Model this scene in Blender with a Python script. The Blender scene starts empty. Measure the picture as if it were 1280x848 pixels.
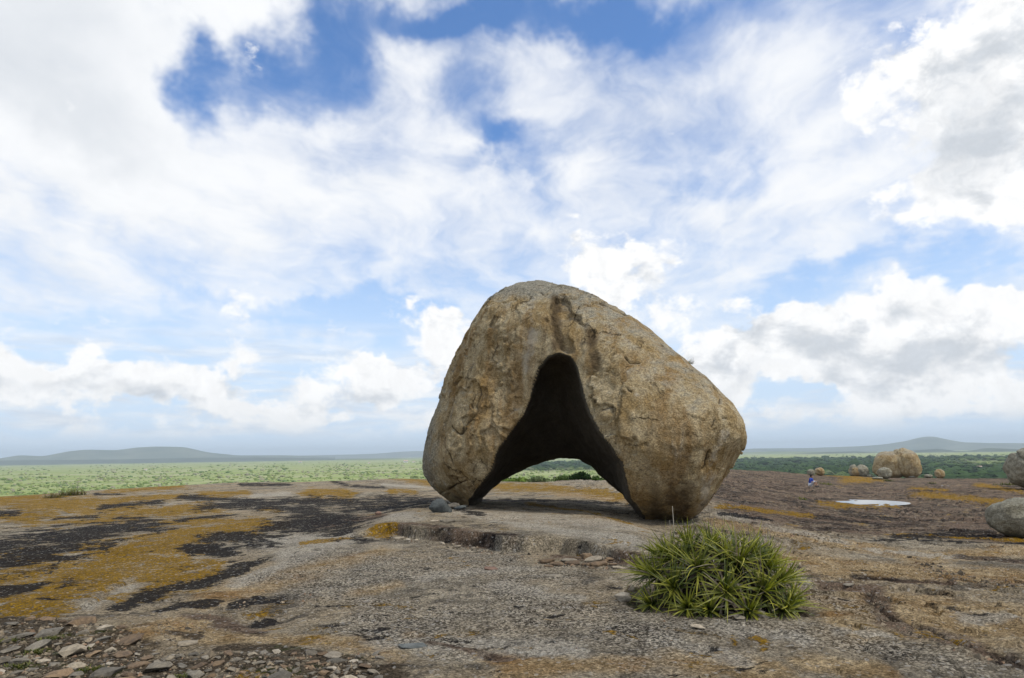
import bpy, bmesh, math, random
import numpy as np
from mathutils import Vector, Matrix, Euler

random.seed(7)
RNG = np.random.default_rng(11)
scene = bpy.context.scene
COL = scene.collection
rad = math.radians

# ------------------------------------------------------------------ camera
CAM_H = 1.6
F = 850.0                      # focal length in photograph pixels (1280 wide)
PITCH, ROLL = rad(9.62), rad(0.83)
cam_data = bpy.data.cameras.new('camera')
cam_data.sensor_width = 36.0
cam_data.lens = F / 1280 * 36.0
cam_data.clip_start = 0.05
cam_data.clip_end = 90000
cam = bpy.data.objects.new('camera', cam_data)
COL.objects.link(cam)
CR = Matrix.Rotation(math.pi/2 + PITCH, 4, 'X') @ Matrix.Rotation(-ROLL, 4, 'Z')
cam.matrix_world = Matrix.Translation((0, 0, CAM_H)) @ CR
scene.camera = cam
CRn = np.array(CR.to_3x3())

# ------------------------------------------------------------------ render / exposure
scene.view_settings.view_transform = 'Standard'
scene.view_settings.look = 'None'
scene.view_settings.gamma = 1.0
scene.view_settings.exposure = 0.88
scene.view_settings.use_curve_mapping = False
scene.cycles.use_denoising = True
scene.cycles.max_bounces = 6
scene.cycles.diffuse_bounces = 3
scene.cycles.glossy_bounces = 2
scene.cycles.transmission_bounces = 2
scene.cycles.transparent_max_bounces = 6
scene.cycles.volume_bounces = 0
scene.cycles.caustics_reflective = False
scene.cycles.caustics_refractive = False

# ------------------------------------------------------------------ sun direction
SUN_EL, SUN_AZ = rad(56), rad(118)          # azimuth clockwise from +Y: from the right, a little behind
sun_dir = Vector((math.sin(SUN_AZ)*math.cos(SUN_EL), math.cos(SUN_AZ)*math.cos(SUN_EL), math.sin(SUN_EL)))
sun_data = bpy.data.lights.new('sun', 'SUN')
sun_data.energy = 1.5
sun_data.angle = rad(10)
sun_data.color = (1.0, 0.95, 0.86)
sun = bpy.data.objects.new('sun', sun_data)
COL.objects.link(sun)
sun.rotation_euler = (-sun_dir).to_track_quat('-Z', 'Y').to_euler()
sun.location = (20, -20, 60)


# ------------------------------------------------------------------ node helper
class NT:
    """tiny wrapper to write node trees as expressions"""
    def __init__(self, tree):
        self.t = tree
        tree.nodes.clear()

    def node(self, typ, **props):
        n = self.t.nodes.new(typ)
        for k, v in props.items():
            setattr(n, k, v)
        return n

    def put(self, sock, v):
        if isinstance(v, bpy.types.NodeSocket):
            self.t.links.new(v, sock)
        elif v is not None:
            if isinstance(v, (tuple, list)) and sock.type == 'RGBA' and len(v) == 3:
                v = (*v, 1.0)
            sock.default_value = v

    def m(self, op, a, b=None, c=None, clamp=False):
        n = self.node('ShaderNodeMath', operation=op, use_clamp=clamp)
        self.put(n.inputs[0], a)
        if b is not None: self.put(n.inputs[1], b)
        if c is not None: self.put(n.inputs[2], c)
        return n.outputs[0]

    def add(self, a, b): return self.m('ADD', a, b)
    def sub(self, a, b): return self.m('SUBTRACT', a, b)
    def mul(self, a, b): return self.m('MULTIPLY', a, b)
    def div(self, a, b): return self.m('DIVIDE', a, b)

    def v(self, op, a, b=None, scale=None):
        n = self.node('ShaderNodeVectorMath', operation=op)
        self.put(n.inputs[0], a)
        if b is not None: self.put(n.inputs[1], b)
        if scale is not None: self.put(n.inputs['Scale'], scale)
        return n.outputs['Value'] if op in ('LENGTH', 'DOT_PRODUCT', 'DISTANCE') else n.outputs[0]

    def ss(self, x, lo, hi, a=0.0, b=1.0):
        n = self.node('ShaderNodeMapRange', interpolation_type='SMOOTHSTEP')
        self.put(n.inputs['Value'], x)
        n.inputs['From Min'].default_value = lo; n.inputs['From Max'].default_value = hi
        n.inputs['To Min'].default_value = a; n.inputs['To Max'].default_value = b
        return n.outputs[0]

    def mr(self, x, lo, hi, a=0.0, b=1.0):
        n = self.node('ShaderNodeMapRange')
        self.put(n.inputs['Value'], x)
        n.inputs['From Min'].default_value = lo; n.inputs['From Max'].default_value = hi
        n.inputs['To Min'].default_value = a; n.inputs['To Max'].default_value = b
        return n.outputs[0]

    def noise(self, vec, scale, detail=6, rough=0.55, dist=0.0, color=False, dims='3D'):
        n = self.node('ShaderNodeTexNoise', noise_dimensions=dims)
        self.put(n.inputs['Vector'], vec)
        self.put(n.inputs['Scale'], scale)
        n.inputs['Detail'].default_value = detail
        n.inputs['Roughness'].default_value = rough
        n.inputs['Distortion'].default_value = dist
        return n.outputs['Color'] if color else n.outputs['Fac']

    def voro(self, vec, scale, feature='F1', out='Distance', rnd=1.0):
        n = self.node('ShaderNodeTexVoronoi', feature=feature)
        self.put(n.inputs['Vector'], vec)
        n.inputs['Scale'].default_value = scale
        n.inputs['Randomness'].default_value = rnd
        return n.outputs[out]

    def mix(self, f, a, b, blend='MIX'):
        n = self.node('ShaderNodeMix', data_type='RGBA', blend_type=blend)
        self.put(n.inputs[0], f)
        self.put(n.inputs[6], a)
        self.put(n.inputs[7], b)
        return n.outputs[2]

    def mapping(self, vec, scale=(1, 1, 1), loc=(0, 0, 0), rot=(0, 0, 0)):
        n = self.node('ShaderNodeMapping')
        self.put(n.inputs['Vector'], vec)
        n.inputs['Scale'].default_value = scale
        n.inputs['Location'].default_value = loc
        n.inputs['Rotation'].default_value = rot
        return n.outputs[0]

    def attr(self, name, out='Fac'):
        n = self.node('ShaderNodeAttribute', attribute_name=name)
        return n.outputs[out]

    def sep(self, v):
        n = self.node('ShaderNodeSeparateXYZ')
        self.put(n.inputs[0], v)
        return n.outputs

    def comb(self, x, y, z):
        n = self.node('ShaderNodeCombineXYZ')
        for s, v in zip(n.inputs, (x, y, z)): self.put(s, v)
        return n.outputs[0]

    def bump(self, h, strength, dist):
        n = self.node('ShaderNodeBump')
        n.inputs['Strength'].default_value = strength
        n.inputs['Distance'].default_value = dist
        self.put(n.inputs['Height'], h)
        return n.outputs[0]


def pix_dir(px, py):
    """world direction of a photograph pixel"""
    d = np.array([(px - 640) / F, -(py - 424) / F, -1.0])
    d = CRn @ d
    return d / np.linalg.norm(d)


# ------------------------------------------------------------------ world: sky with clouds
def build_world():
    w = bpy.data.worlds.new('World')
    scene.world = w
    w.use_nodes = True
    N = NT(w.node_tree)
    out = N.node('ShaderNodeOutputWorld')
    bg = N.node('ShaderNodeBackground')
    bg.inputs['Strength'].default_value = 0.08
    N.t.links.new(bg.outputs[0], out.inputs[0])
    sky = N.node('ShaderNodeTexSky', sky_type='NISHITA')
    sky.sun_disc = False
    sky.sun_elevation = SUN_EL
    sky.sun_rotation = SUN_AZ
    sky.altitude = 400
    sky.air_density = 1.0
    sky.dust_density = 0.6
    sky.ozone_density = 1.6
    vec = N.node('ShaderNodeTexCoord').outputs['Generated']
    x, y, z = N.sep(vec)
    zc = N.m('MAXIMUM', z, 0.0)
    az = N.m('ARCTAN2', x, y)
    el = N.m('ARCSINE', z)
    ae = N.comb(az, el, 0.0)
    # ragged edges: sky positions are stirred before the banks and gaps are looked up
    stir = N.v('SUBTRACT', N.noise(vec, 5.0, 5, 0.62, 0.0, color=True), (0.5, 0.5, 0.5))
    ae_w = N.v('ADD', ae, N.v('MULTIPLY', stir, (0.30, 0.24, 0.0)))

    def blobs(lst, src=None):
        """sum of soft elliptical bumps at sky directions (az, el)"""
        tot = None
        src = ae_w if src is None else src
        for px, py, rx, ry, s in lst:
            d = pix_dir(px, py)
            a0, e0 = math.atan2(d[0], d[1]), math.asin(d[2])
            q = N.v('MULTIPLY', N.v('SUBTRACT', src, (a0, e0, 0)), (F / rx * math.cos(e0), F / ry, 0))
            b = N.m('MULTIPLY', N.ss(N.v('LENGTH', q), 1.35, 0.1, 0.0, s), 1.0)
            tot = b if tot is None else N.add(tot, b)
        return tot

    # --- high broken sheet, laid on a plane overhead
    inv = N.div(1.0, N.add(zc, 0.16))
    P = N.comb(N.mul(x, inv), N.mul(y, inv), 0.0)
    warp = N.v('SCALE', N.v('SUBTRACT', N.noise(P, 1.7, 4, 0.5, color=True), (0.5, 0.5, 0.5)), scale=0.55)
    Pw = N.v('ADD', P, warp)
    Pf = N.mapping(Pw, scale=(1.0, 0.55, 1.0), rot=(0, 0, rad(-38)))
    n1 = N.noise(Pf, 1.55, 6, 0.56, 0.25)
    n2 = N.noise(N.mapping(Pw, scale=(1.0, 0.6, 1), rot=(0, 0, rad(-40)), loc=(3, 7, 2)), 5.0, 7, 0.57, 0.15)
    bA = blobs([
        (445, 35, 90, 55, -0.36), (350, 100, 100, 45, -0.26), (268, 110, 36, 60, -0.27),
        (590, 125, 70, 70, -0.24), (650, 180, 70, 26, -0.26), (560, 0, 90, 28, -0.28),
        (720, 22, 150, 36, -0.30), (870, 40, 110, 50, -0.17), (905, 238, 45, 36, -0.20),
        (840, 150, 120, 60, -0.06),
        (440, 395, 130, 26, -0.30), (290, 372, 120, 16, -0.16), (690, 215, 60, 30, -0.12),
        (1180, 340, 130, 22, -0.20), (1010, 372, 70, 26, -0.20), (520, 420, 60, 30, -0.25),
        (1170, 15, 60, 20, -0.12), (120, 385, 140, 12, -0.12), (640, 300, 60, 30, 0.05),
        (95, 80, 150, 120, 0.35), (300, 20, 70, 50, 0.34), (330, 230, 240, 90, 0.10),
        (150, 260, 240, 70, 0.10), (600, 280, 200, 80, 0.12), (820, 240, 90, 70, 0.10),
        (1020, 260, 160, 80, 0.18), (980, 120, 110, 60, 0.08), (60, 210, 110, 60, 0.06),
        (640, 70, 90, 40, 0.10), (520, 60, 40, 30, 0.14),
    ])
    dA = N.add(N.add(N.mul(n1, 0.75), N.mul(n2, 0.66)), N.add(bA, -0.09))
    mA = N.ss(dA, 0.30, 0.86)
    mA = N.mul(mA, N.ss(el, 0.10, 0.22))
    shadeA = N.add(N.mul(n2, 0.5), N.mul(N.noise(Pw, 2.6, 5, 0.5), 0.5))
    greyA = blobs([(30, 40, 150, 100, 0.38), (130, 160, 120, 40, 0.2), (0, 290, 120, 60, 0.12)])
    colA = N.mix(N.mr(N.sub(shadeA, greyA), -0.15, 0.52), (4.7, 5.0, 5.4), (6.75, 6.85, 7.0))

    # --- heaped clouds: density sampled twice, the second time a little higher, for lit tops and grey bases
    bB = blobs([
        (965, 425, 75, 48, 0.34), (1130, 420, 85, 60, 0.36), (1262, 385, 34, 22, 0.24), (1205, 372, 22, 14, 0.16),
        (895, 420, 60, 36, 0.28), (745, 335, 85, 46, 0.34), (560, 428, 46, 34, 0.30), (1050, 440, 80, 40, 0.22),
        (830, 350, 40, 44, 0.22), (1240, 120, 125, 130, 0.42), (1275, 20, 90, 80, 0.30),
        (435, 458, 46, 20, 0.30), (260, 462, 80, 18, 0.20), (110, 470, 110, 26, 0.20), (330, 490, 160, 24, 0.14),
        (1220, 250, 120, 60, 0.25), (1100, 470, 220, 26, 0.16), (500, 480, 90, 22, 0.14), (20, 450, 80, 30, 0.14),
    ])
    below = N.ss(el, 0.30, 0.12, 0.0, 0.17)

    def dens(dz):
        q = N.v('ADD', ae, (0, dz, 0))
        qm = N.mapping(q, scale=(1.0, 1.45, 1.0))
        w1 = N.v('SCALE', N.v('SUBTRACT', N.noise(qm, 9, 3, 0.5, color=True), (0.5, 0.5, 0.5)), scale=0.05)
        return N.noise(N.v('ADD', qm, w1), 11.0, 7, 0.60, 0.0)
    d0, d1 = dens(0.0), dens(0.028)
    bsum = N.add(bB, below)
    dB = N.add(d0, bsum)
    mB = N.mul(N.ss(dB, 0.65, 0.79), N.ss(el, 0.018, 0.05))
    # the underside of each heap: density above greater than here
    litB = N.ss(N.add(N.mul(N.sub(d0, d1), 1.6), N.mul(N.sub(0.95, dB), 0.55)), -0.30, 0.16)
    greyB = blobs([(1195, 165, 75, 70, 0.62), (1120, 462, 90, 18, 0.35), (930, 470, 90, 22, 0.35),
                   (1000, 520, 130, 14, 0.3), (1180, 215, 60, 50, 0.25), (90, 478, 120, 16, 0.4),
                   (300, 515, 300, 16, 0.3), (440, 520, 60, 12, 0.3)])
    litB = N.mul(N.add(litB, 0.12), N.sub(1.0, N.m('MINIMUM', N.mul(greyB, N.mr(N.noise(ae_w, 24.0, 6, 0.6), 0.3, 0.7, 0.45, 1.25)), 0.9)))
    colB = N.mix(litB, (4.3, 4.6, 5.0), (7.3, 7.3, 7.3))
    colB = N.mix(1.0, colB, N.mr(N.noise(ae_w, 30.0, 5, 0.6), 0.3, 0.7, 0.93, 1.05), 'MULTIPLY')

    # --- thin streaky layers low on the horizon
    nC = N.noise(N.mapping(ae, scale=(7, 44, 1)), 1.0, 8, 0.58, 0.3)
    mC = N.mul(N.ss(nC, 0.40, 0.62), N.mul(N.ss(el, 0.012, 0.05), N.ss(el, 0.22, 0.10)))
    nC2 = N.noise(N.mapping(ae, scale=(10, 60, 1), loc=(4, 2, 0)), 1.0, 7, 0.6)
    colC = N.mix(N.ss(nC2, 0.38, 0.62), (5.0, 5.4, 6.0), (6.9, 7.0, 7.1))

    skycol = N.mix(1.0, sky.outputs[0], (0.78, 1.05, 1.32), 'MULTIPLY')
    # pale air low down
    skycol = N.mix(N.ss(el, 0.46, 0.0, 0.0, 0.96), skycol, (4.7, 5.7, 7.0))
    c = N.mix(mA, skycol, colA)
    c = N.mix(N.mul(mC, 0.85), c, colC)
    c = N.mix(mB, c, colB)
    N.put(bg.inputs['Color'], c)


build_world()


# ------------------------------------------------------------------ numpy noise
def _perm(seed):
    return np.random.default_rng(seed).permutation(256).astype(np.int32)

PERM = np.concatenate([_perm(3)] * 3)
_g = np.random.default_rng(5).normal(size=(256, 3)); GR3 = _g / np.linalg.norm(_g, axis=1)[:, None]
_a = np.random.default_rng(6).uniform(0, 2*np.pi, 256); GR2 = np.stack([np.cos(_a), np.sin(_a)], 1)


def perlin2(x, y):
    xi = np.floor(x).astype(np.int32); yi = np.floor(y).astype(np.int32)
    xf = x - xi; yf = y - yi
    xi &= 255; yi &= 255
    u = xf*xf*xf*(xf*(xf*6-15)+10); v = yf*yf*yf*(yf*(yf*6-15)+10)

    def g(ix, iy, fx, fy):
        h = PERM[PERM[ix & 255] + (iy & 255)]
        gr = GR2[h]
        return gr[..., 0]*fx + gr[..., 1]*fy
    a = g(xi, yi, xf, yf); b = g(xi+1, yi, xf-1, yf)
    c = g(xi, yi+1, xf, yf-1); d = g(xi+1, yi+1, xf-1, yf-1)
    return (a + u*(b-a)) * (1-v) + (c + u*(d-c)) * v * 1.0


def fbm2(x, y, octv=4, gain=0.5, ox=0.0):
    s = 0; a = 1.0
    for i in range(octv):
        s = s + a*perlin2(x + ox + 17.3*i, y - ox + 5.1*i)
        x = x*2.03; y = y*2.03; a *= gain
    return s


def perlin3(p):
    pi = np.floor(p).astype(np.int32); f = p - pi
    u = f*f*f*(f*(f*6-15)+10)
    r = 0
    for dx in (0, 1):
        for dy in (0, 1):
            for dz in (0, 1):
                h = PERM[PERM[PERM[(pi[..., 0]+dx) & 255] + ((pi[..., 1]+dy) & 255)] + ((pi[..., 2]+dz) & 255)]
                g = GR3[h]
                dot = g[..., 0]*(f[..., 0]-dx) + g[..., 1]*(f[..., 1]-dy) + g[..., 2]*(f[..., 2]-dz)
                wx = u[..., 0] if dx else 1-u[..., 0]
                wy = u[..., 1] if dy else 1-u[..., 1]
                wz = u[..., 2] if dz else 1-u[..., 2]
                r = r + dot*wx*wy*wz
    return r


def fbm3(p, octv=4, gain=0.5):
    s = 0; a = 1.0
    for i in range(octv):
        s = s + a*perlin3(p + 11.7*i)
        p = p*2.03; a *= gain
    return s


def sstep(x, a, b):
    t = np.clip((x-a)/(b-a), 0, 1)
    return t*t*(3-2*t)


# ------------------------------------------------------------------ mesh helpers
def mesh_from(name, verts, faces, smooth=True):
    me = bpy.data.meshes.new(name)
    verts = np.asarray(verts, dtype=np.float32)
    faces = np.asarray(faces, dtype=np.int32)
    nv, nf, k = len(verts), len(faces), faces.shape[1]
    me.vertices.add(nv); me.vertices.foreach_set('co', verts.ravel())
    me.loops.add(nf*k); me.loops.foreach_set('vertex_index', faces.ravel())
    me.polygons.add(nf)
    me.polygons.foreach_set('loop_start', np.arange(0, nf*k, k, dtype=np.int32))
    me.polygons.foreach_set('loop_total', np.full(nf, k, dtype=np.int32))
    me.polygons.foreach_set('use_smooth', np.full(nf, smooth))
    me.update(calc_edges=True)
    me.validate()
    return me


def vattr(me, name, data, kind='FLOAT'):
    a = me.attributes.new(name, kind, 'POINT')
    data = np.asarray(data, dtype=np.float32)
    if kind == 'FLOAT_COLOR':
        if data.shape[1] == 3:
            data = np.concatenate([data, np.ones((len(data), 1), np.float32)], 1)
        a.data.foreach_set('color', data.ravel())
    elif kind == 'FLOAT_VECTOR':
        a.data.foreach_set('vector', data.ravel())
    else:
        a.data.foreach_set('value', data.ravel())


def obj(name, me, mat=None, parent=None, loc=None, label=None, cat=None, group=None, kind=None):
    o = bpy.data.objects.new(name, me)
    COL.objects.link(o)
    if mat is not None and me is not None and not me.materials:
        me.materials.append(mat)
    if parent is not None: o.parent = parent
    if loc is not None: o.location = loc
    tag(o, label, cat, group, kind)
    return o


def tag(o, label=None, cat=None, group=None, kind=None):
    if label: o['label'] = label
    if cat: o['category'] = cat
    if group: o['group'] = group
    if kind: o['kind'] = kind
    return o


def surface_nets(Fv, origin, h):
    """zero surface of a sampled field -> (verts, quads)"""
    s = Fv < 0
    nx, ny, nz = Fv.shape
    corners = [(i, j, k) for i in (0, 1) for j in (0, 1) for k in (0, 1)]
    cnt = np.zeros((nx-1, ny-1, nz-1), np.int8)
    for c in corners:
        cnt += s[c[0]:nx-1+c[0], c[1]:ny-1+c[1], c[2]:nz-1+c[2]]
    act = (cnt > 0) & (cnt < 8)
    ai = np.argwhere(act)
    idx = -np.ones(act.shape, np.int32)
    idx[act] = np.arange(len(ai))
    vals = np.stack([Fv[ai[:, 0]+c[0], ai[:, 1]+c[1], ai[:, 2]+c[2]] for c in corners], 1)
    acc = np.zeros((len(ai), 3)); n = np.zeros(len(ai))
    ca = np.array(corners, float)
    for a in range(8):
        for b in range(a+1, 8):
            if np.abs(ca[a]-ca[b]).sum() != 1: continue
            va, vb = vals[:, a], vals[:, b]
            cr = (va < 0) != (vb < 0)
            t = np.where(cr, va/np.where(cr, va-vb, 1), 0)
            p = ca[a] + t[:, None]*(ca[b]-ca[a])
            acc += p*cr[:, None]; n += cr
    V = (ai + acc/n[:, None])*h + np.array(origin)
    quads = []
    # edges along each axis
    for ax in range(3):
        o1, o2 = [(1, 2), (2, 0), (0, 1)][ax]
        sl0 = [slice(None)]*3; sl1 = [slice(None)]*3
        sl0[ax] = slice(0, -1); sl1[ax] = slice(1, None)
        e = s[tuple(sl0)] != s[tuple(sl1)]
        ei = np.argwhere(e)
        ok = (ei[:, o1] > 0) & (ei[:, o2] > 0) & (ei[:, o1] < Fv.shape[o1]-1) & (ei[:, o2] < Fv.shape[o2]-1)
        ei = ei[ok]
        q = []
        for d1, d2 in ((1, 1), (0, 1), (0, 0), (1, 0)):
            c = ei.copy(); c[:, o1] -= d1; c[:, o2] -= d2
            q.append(idx[c[:, 0], c[:, 1], c[:, 2]])
        q = np.stack(q, 1)
        inside0 = s[ei[:, 0], ei[:, 1], ei[:, 2]]
        q[~inside0] = q[~inside0][:, ::-1]
        quads.append(q)
    return V, np.concatenate(quads)


def poly_sdf(px, py, poly):
    """signed distance (negative inside) to a closed polygon"""
    poly = np.asarray(poly, float)
    d = np.full(px.shape, 1e9); ins = np.zeros(px.shape, bool)
    n = len(poly)
    for i in range(n):
        a = poly[i]; b = poly[(i+1) % n]
        e = b-a; wx = px-a[0]; wy = py-a[1]
        t = np.clip((wx*e[0]+wy*e[1])/(e@e+1e-12), 0, 1)
        d = np.minimum(d, np.hypot(wx-t*e[0], wy-t*e[1]))
        c = (a[1] > py) != (b[1] > py)
        if abs(e[1]) > 1e-9:
            ins ^= c & (px < e[0]*(py-a[1])/e[1]+a[0])
    return np.where(ins, -d, d)


def polyline_dist(px, py, pts):
    d = np.full(px.shape, 1e9); tt = np.zeros(px.shape); side = np.zeros(px.shape)
    pts = np.asarray(pts, float)
    for i in range(len(pts)-1):
        a, b = pts[i], pts[i+1]; e = b-a
        wx = px-a[0]; wy = py-a[1]
        t = np.clip((wx*e[0]+wy*e[1])/(e@e+1e-12), 0, 1)
        di = np.hypot(wx-t*e[0], wy-t*e[1])
        m = di < d
        d = np.where(m, di, d); tt = np.where(m, (i+t)/(len(pts)-1), tt)
        side = np.where(m, np.sign(e[0]*wy - e[1]*wx), side)
    return d, tt, side


def catmull(pts, n=6):
    pts = np.asarray(pts, float); out = []
    N_ = len(pts)
    for i in range(N_):
        p0, p1, p2, p3 = pts[i-1], pts[i], pts[(i+1) % N_], pts[(i+2) % N_]
        for k in range(n):
            t = k/n
            out.append(0.5*((2*p1)+(-p0+p2)*t+(2*p0-5*p1+4*p2-p3)*t*t+(-p0+3*p1-3*p2+p3)*t**3))
    return np.array(out)


# ------------------------------------------------------------------ terrain height
PLAIN_Z = -45.0
def az_of(px): return math.atan((px-640)/F)

_rim_px = np.array([-600, -200, 0, 300, 540, 620, 740, 800, 880, 960, 1060, 1400, 1800])
_rim_r = np.array([30, 33, 36, 47, 46, 38, 36, 42, 75, 105, 112, 112, 90.])
_rim_az = np.array([az_of(p) for p in _rim_px])


def base_h(x, y):
    r = np.hypot(x, y) + 1e-6
    az = np.arctan2(x, y)
    w = sstep(az, az_of(800), az_of(1120))
    zr = -2.7*(1-np.exp(-np.maximum(r-8, 0)**1.15/70))
    z = w*zr
    rim = np.interp(az, _rim_az, _rim_r)
    rim = rim*(1+0.05*perlin2(az*14, az*0+3.3))
    e = np.maximum(r-rim, 0)
    soft = 0.10*e - 0.10*12*(1-np.exp(-e/12))
    steep = np.where(e > 90, 0.28*(e-90), 0)
    z = z - soft - steep
    # gentle swells
    z = z + 0.10*fbm2(x*0.11, y*0.11, 2, ox=4.0)*sstep(r, 2, 12)
    return z


_TS = np.geomspace(1.0, 400, 420)


def unproject(px, py, hf):
    """where a sight line first meets the ground"""
    d = pix_dir(px, py)
    ts = _TS
    for _ in range(2):
        under = CAM_H + d[2]*ts < hf(d[0]*ts, d[1]*ts)
        if not under.any():
            return d[:2]*(120/np.linalg.norm(d[:2]))
        i = int(np.argmax(under))
        ts = np.linspace(ts[max(i-1, 0)], ts[i], 24)
    return d[:2]*ts[-1]


LEDGE_PX = [(395, 677), (440, 672), (484, 668), (520, 674), (560, 679), (600, 684), (632, 690), (660, 691), (700, 692),
            (730, 697), (765, 701), (800, 709)]
LEDGE = np.array([unproject(a, b, base_h) for a, b in LEDGE_PX])
PIT = unproject(627, 661, base_h); PIT_R = (0.38, 0.32)
PUD = [unproject(1065, 628.5, base_h), unproject(1041, 728.5, base_h), unproject(1180, 607.5, base_h)]
PUD_R = [(2.0, 1.7), (0.17, 0.16), (0.55, 1.1)]
PUD_Z = [float(base_h(p[:1], p[1:])[0]) for p in PUD]
CRACKS = [([(108, 760), (125, 748), (145, 735), (160, 727)], 0.05),
          ([(870, 668), (920, 676), (960, 690)], 0.03),
          ([(1100, 715), (1180, 728), (1280, 737)], 0.07),
          ([(1085, 742), (1092, 760), (1110, 775), (1160, 790), (1200, 812), (1280, 838)], 0.06),
          ([(640, 636), (690, 638), (740, 641)], 0.05),
          ([(820, 808), (900, 800), (1000, 793)], 0.02),
          ([(1000, 756), (1040, 752)], 0.04),
          ([(1160, 765), (1190, 768), (1220, 770)], 0.06), ([(1225, 748), (1262, 752)], 0.06)]
CRACKS = [([unproject(a, b, base_h) for a, b in pl], dp) for pl, dp in CRACKS]
HOLLOWS = [((1130, 726), (70, 5), 0.10), ((600, 822), (60, 6), 0.05), ((340, 775), (40, 8), 0.05), ((420, 640), (60, 8), 0.04)]
_hol = []
for (cx, cy), (hx, hy), dp in HOLLOWS:
    c = unproject(cx, cy, base_h); q = unproject(cx+hx, cy, base_h); q2 = unproject(cx, cy-hy, base_h)
    _hol.append((c, np.linalg.norm(q-c), np.linalg.norm(q2-c), dp))


def terrain(x, y):
    x = np.asarray(x, float); y = np.asarray(y, float)
    r = np.hypot(x, y)
    z = base_h(x, y)
    near = 1-sstep(r, 60, 140)
    # raised slab behind the ledge
    wx = x + 0.10*fbm2(x*1.5, y*1.5, 3); wy = y + 0.10*fbm2(x*1.5, y*1.5, 3, ox=9)
    d, t, side = polyline_dist(wx, wy, LEDGE)
    amp = 0.24*sstep(t, 0.0, 0.25)*(1-0.45*sstep(t, 0.75, 1.0))
    lat = sstep(x, LEDGE[0, 0]-0.3, LEDGE[0, 0]+1.2)*(1-sstep(x, LEDGE[-1, 0]-0.1, LEDGE[-1, 0]+1.6))
    up = sstep(side*d, -0.01, 0.05)*np.exp(-np.maximum(d-4, 0)/6.0)
    z = z + amp*lat*up
    # sheet-weathered scarps a few centimetres high
    q = fbm2(x*0.32, y*0.32, 5, 0.52, ox=2.0)*4.2
    fr = q-np.floor(q)
    saw = sstep(fr, 0.0, 0.05)-fr
    right = sstep(x, 1.0, 4.5)
    left = 0.35
    z = z + 0.035*(1+right*np.minimum(r, 70)/13)*saw*(left+0.75*right)*near*(0.35+0.65*sstep(fbm2(x*0.2, y*0.2, 2, ox=30), -0.2, 0.3))
    q2 = fbm2(x*1.3, y*1.3, 4, 0.55, ox=21.0)*3.0
    fr2 = q2-np.floor(q2)
    z = z + 0.012*(sstep(fr2, 0, 0.10)-fr2)*(0.35+right)*near
    # roughness
    z = z + near*(0.022*fbm2(x*0.8, y*0.8, 3, ox=6)+0.007*fbm2(x*5, y*5, 3, ox=13)+0.0035*fbm2(x*24, y*24, 2, ox=3))
    for pl, dp in CRACKS:
        lo = np.min(pl, 0)-1; hi = np.max(pl, 0)+1
        m = (x > lo[0]) & (x < hi[0]) & (y > lo[1]) & (y < hi[1])
        if m.any():
            dd, tt, _ = polyline_dist(wx[m] if x.shape else wx, wy[m] if x.shape else wy, pl)
            z[m] -= dp*np.exp(-(dd/0.035)**2)
    dp_ = ((x-PIT[0])/PIT_R[0])**2+((y-PIT[1])/PIT_R[1])**2
    z = z - 0.17*np.exp(-dp_**2)
    for c, a, b, dp in _hol:
        z = z - dp*np.exp(-(((x-c[0])/a)**2+((y-c[1])/b)**2))
    for c, (a, b), pz in zip(PUD, PUD_R, PUD_Z):
        e = np.sqrt(((x-c[0])/a)**2+((y-c[1])/b)**2)+0.25*fbm2(x*2.0/a, y*2.0/b, 3)
        m = 1-sstep(e, 0.8, 1.7)
        z = z*(1-m)+(pz+np.minimum(0.035*a**0.5*(e-1.0), 0.06))*m
    return z


def th(x, y):
    return float(terrain(np.array([float(x)]), np.array([float(y)]))[0])


def ground_at(px, py):
    p = unproject(px, py, terrain)
    return np.array([p[0], p[1], th(p[0], p[1])])


# ------------------------------------------------------------------ ground stains (places on the rock) and the arch's painted shadow band
def strokes(x, y, lst):
    """0..1 field, 0.5 on the outline of each stroke"""
    best = np.full(x.shape, -1.0)
    for x0, y0, x1, y1, hh in lst:
        p0 = unproject(x0, y0, base_h); p1 = unproject(x1, y1, base_h)
        c = 0.5*(p0+p1); r = np.linalg.norm(c); rh = c/r; lh = np.array([-rh[1], rh[0]])
        Hl = hh*1.8*r/F + 0.02
        zc = CAM_H - float(base_h(c[:1], c[1:])[0])
        off = zc*F/r
        Hr = abs(zc*F/max(off-hh, off*0.35) - zc*F/(off+hh))*0.5
        R = 2.2*max(Hl, Hr)
        lo = np.minimum(p0, p1)-R; hi = np.maximum(p0, p1)+R
        m = (x > lo[0]) & (x < hi[0]) & (y > lo[1]) & (y < hi[1])
        if not m.any(): continue
        # work in stretched coordinates so thickness is 1 both ways
        def tf(a, b): return (a*lh[0]+b*lh[1])/Hl, (a*rh[0]+b*rh[1])/Hr
        X, Y = tf(x[m], y[m]); a = np.array(tf(*p0)); b = np.array(tf(*p1)); e = b-a
        t = np.clip(((X-a[0])*e[0]+(Y-a[1])*e[1])/(e@e+1e-9), 0, 1)
        d = np.hypot(X-a[0]-t*e[0], Y-a[1]-t*e[1])
        best[m] = np.maximum(best[m], 1-0.5*d)
    return np.clip(best, 0, 1)


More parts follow.
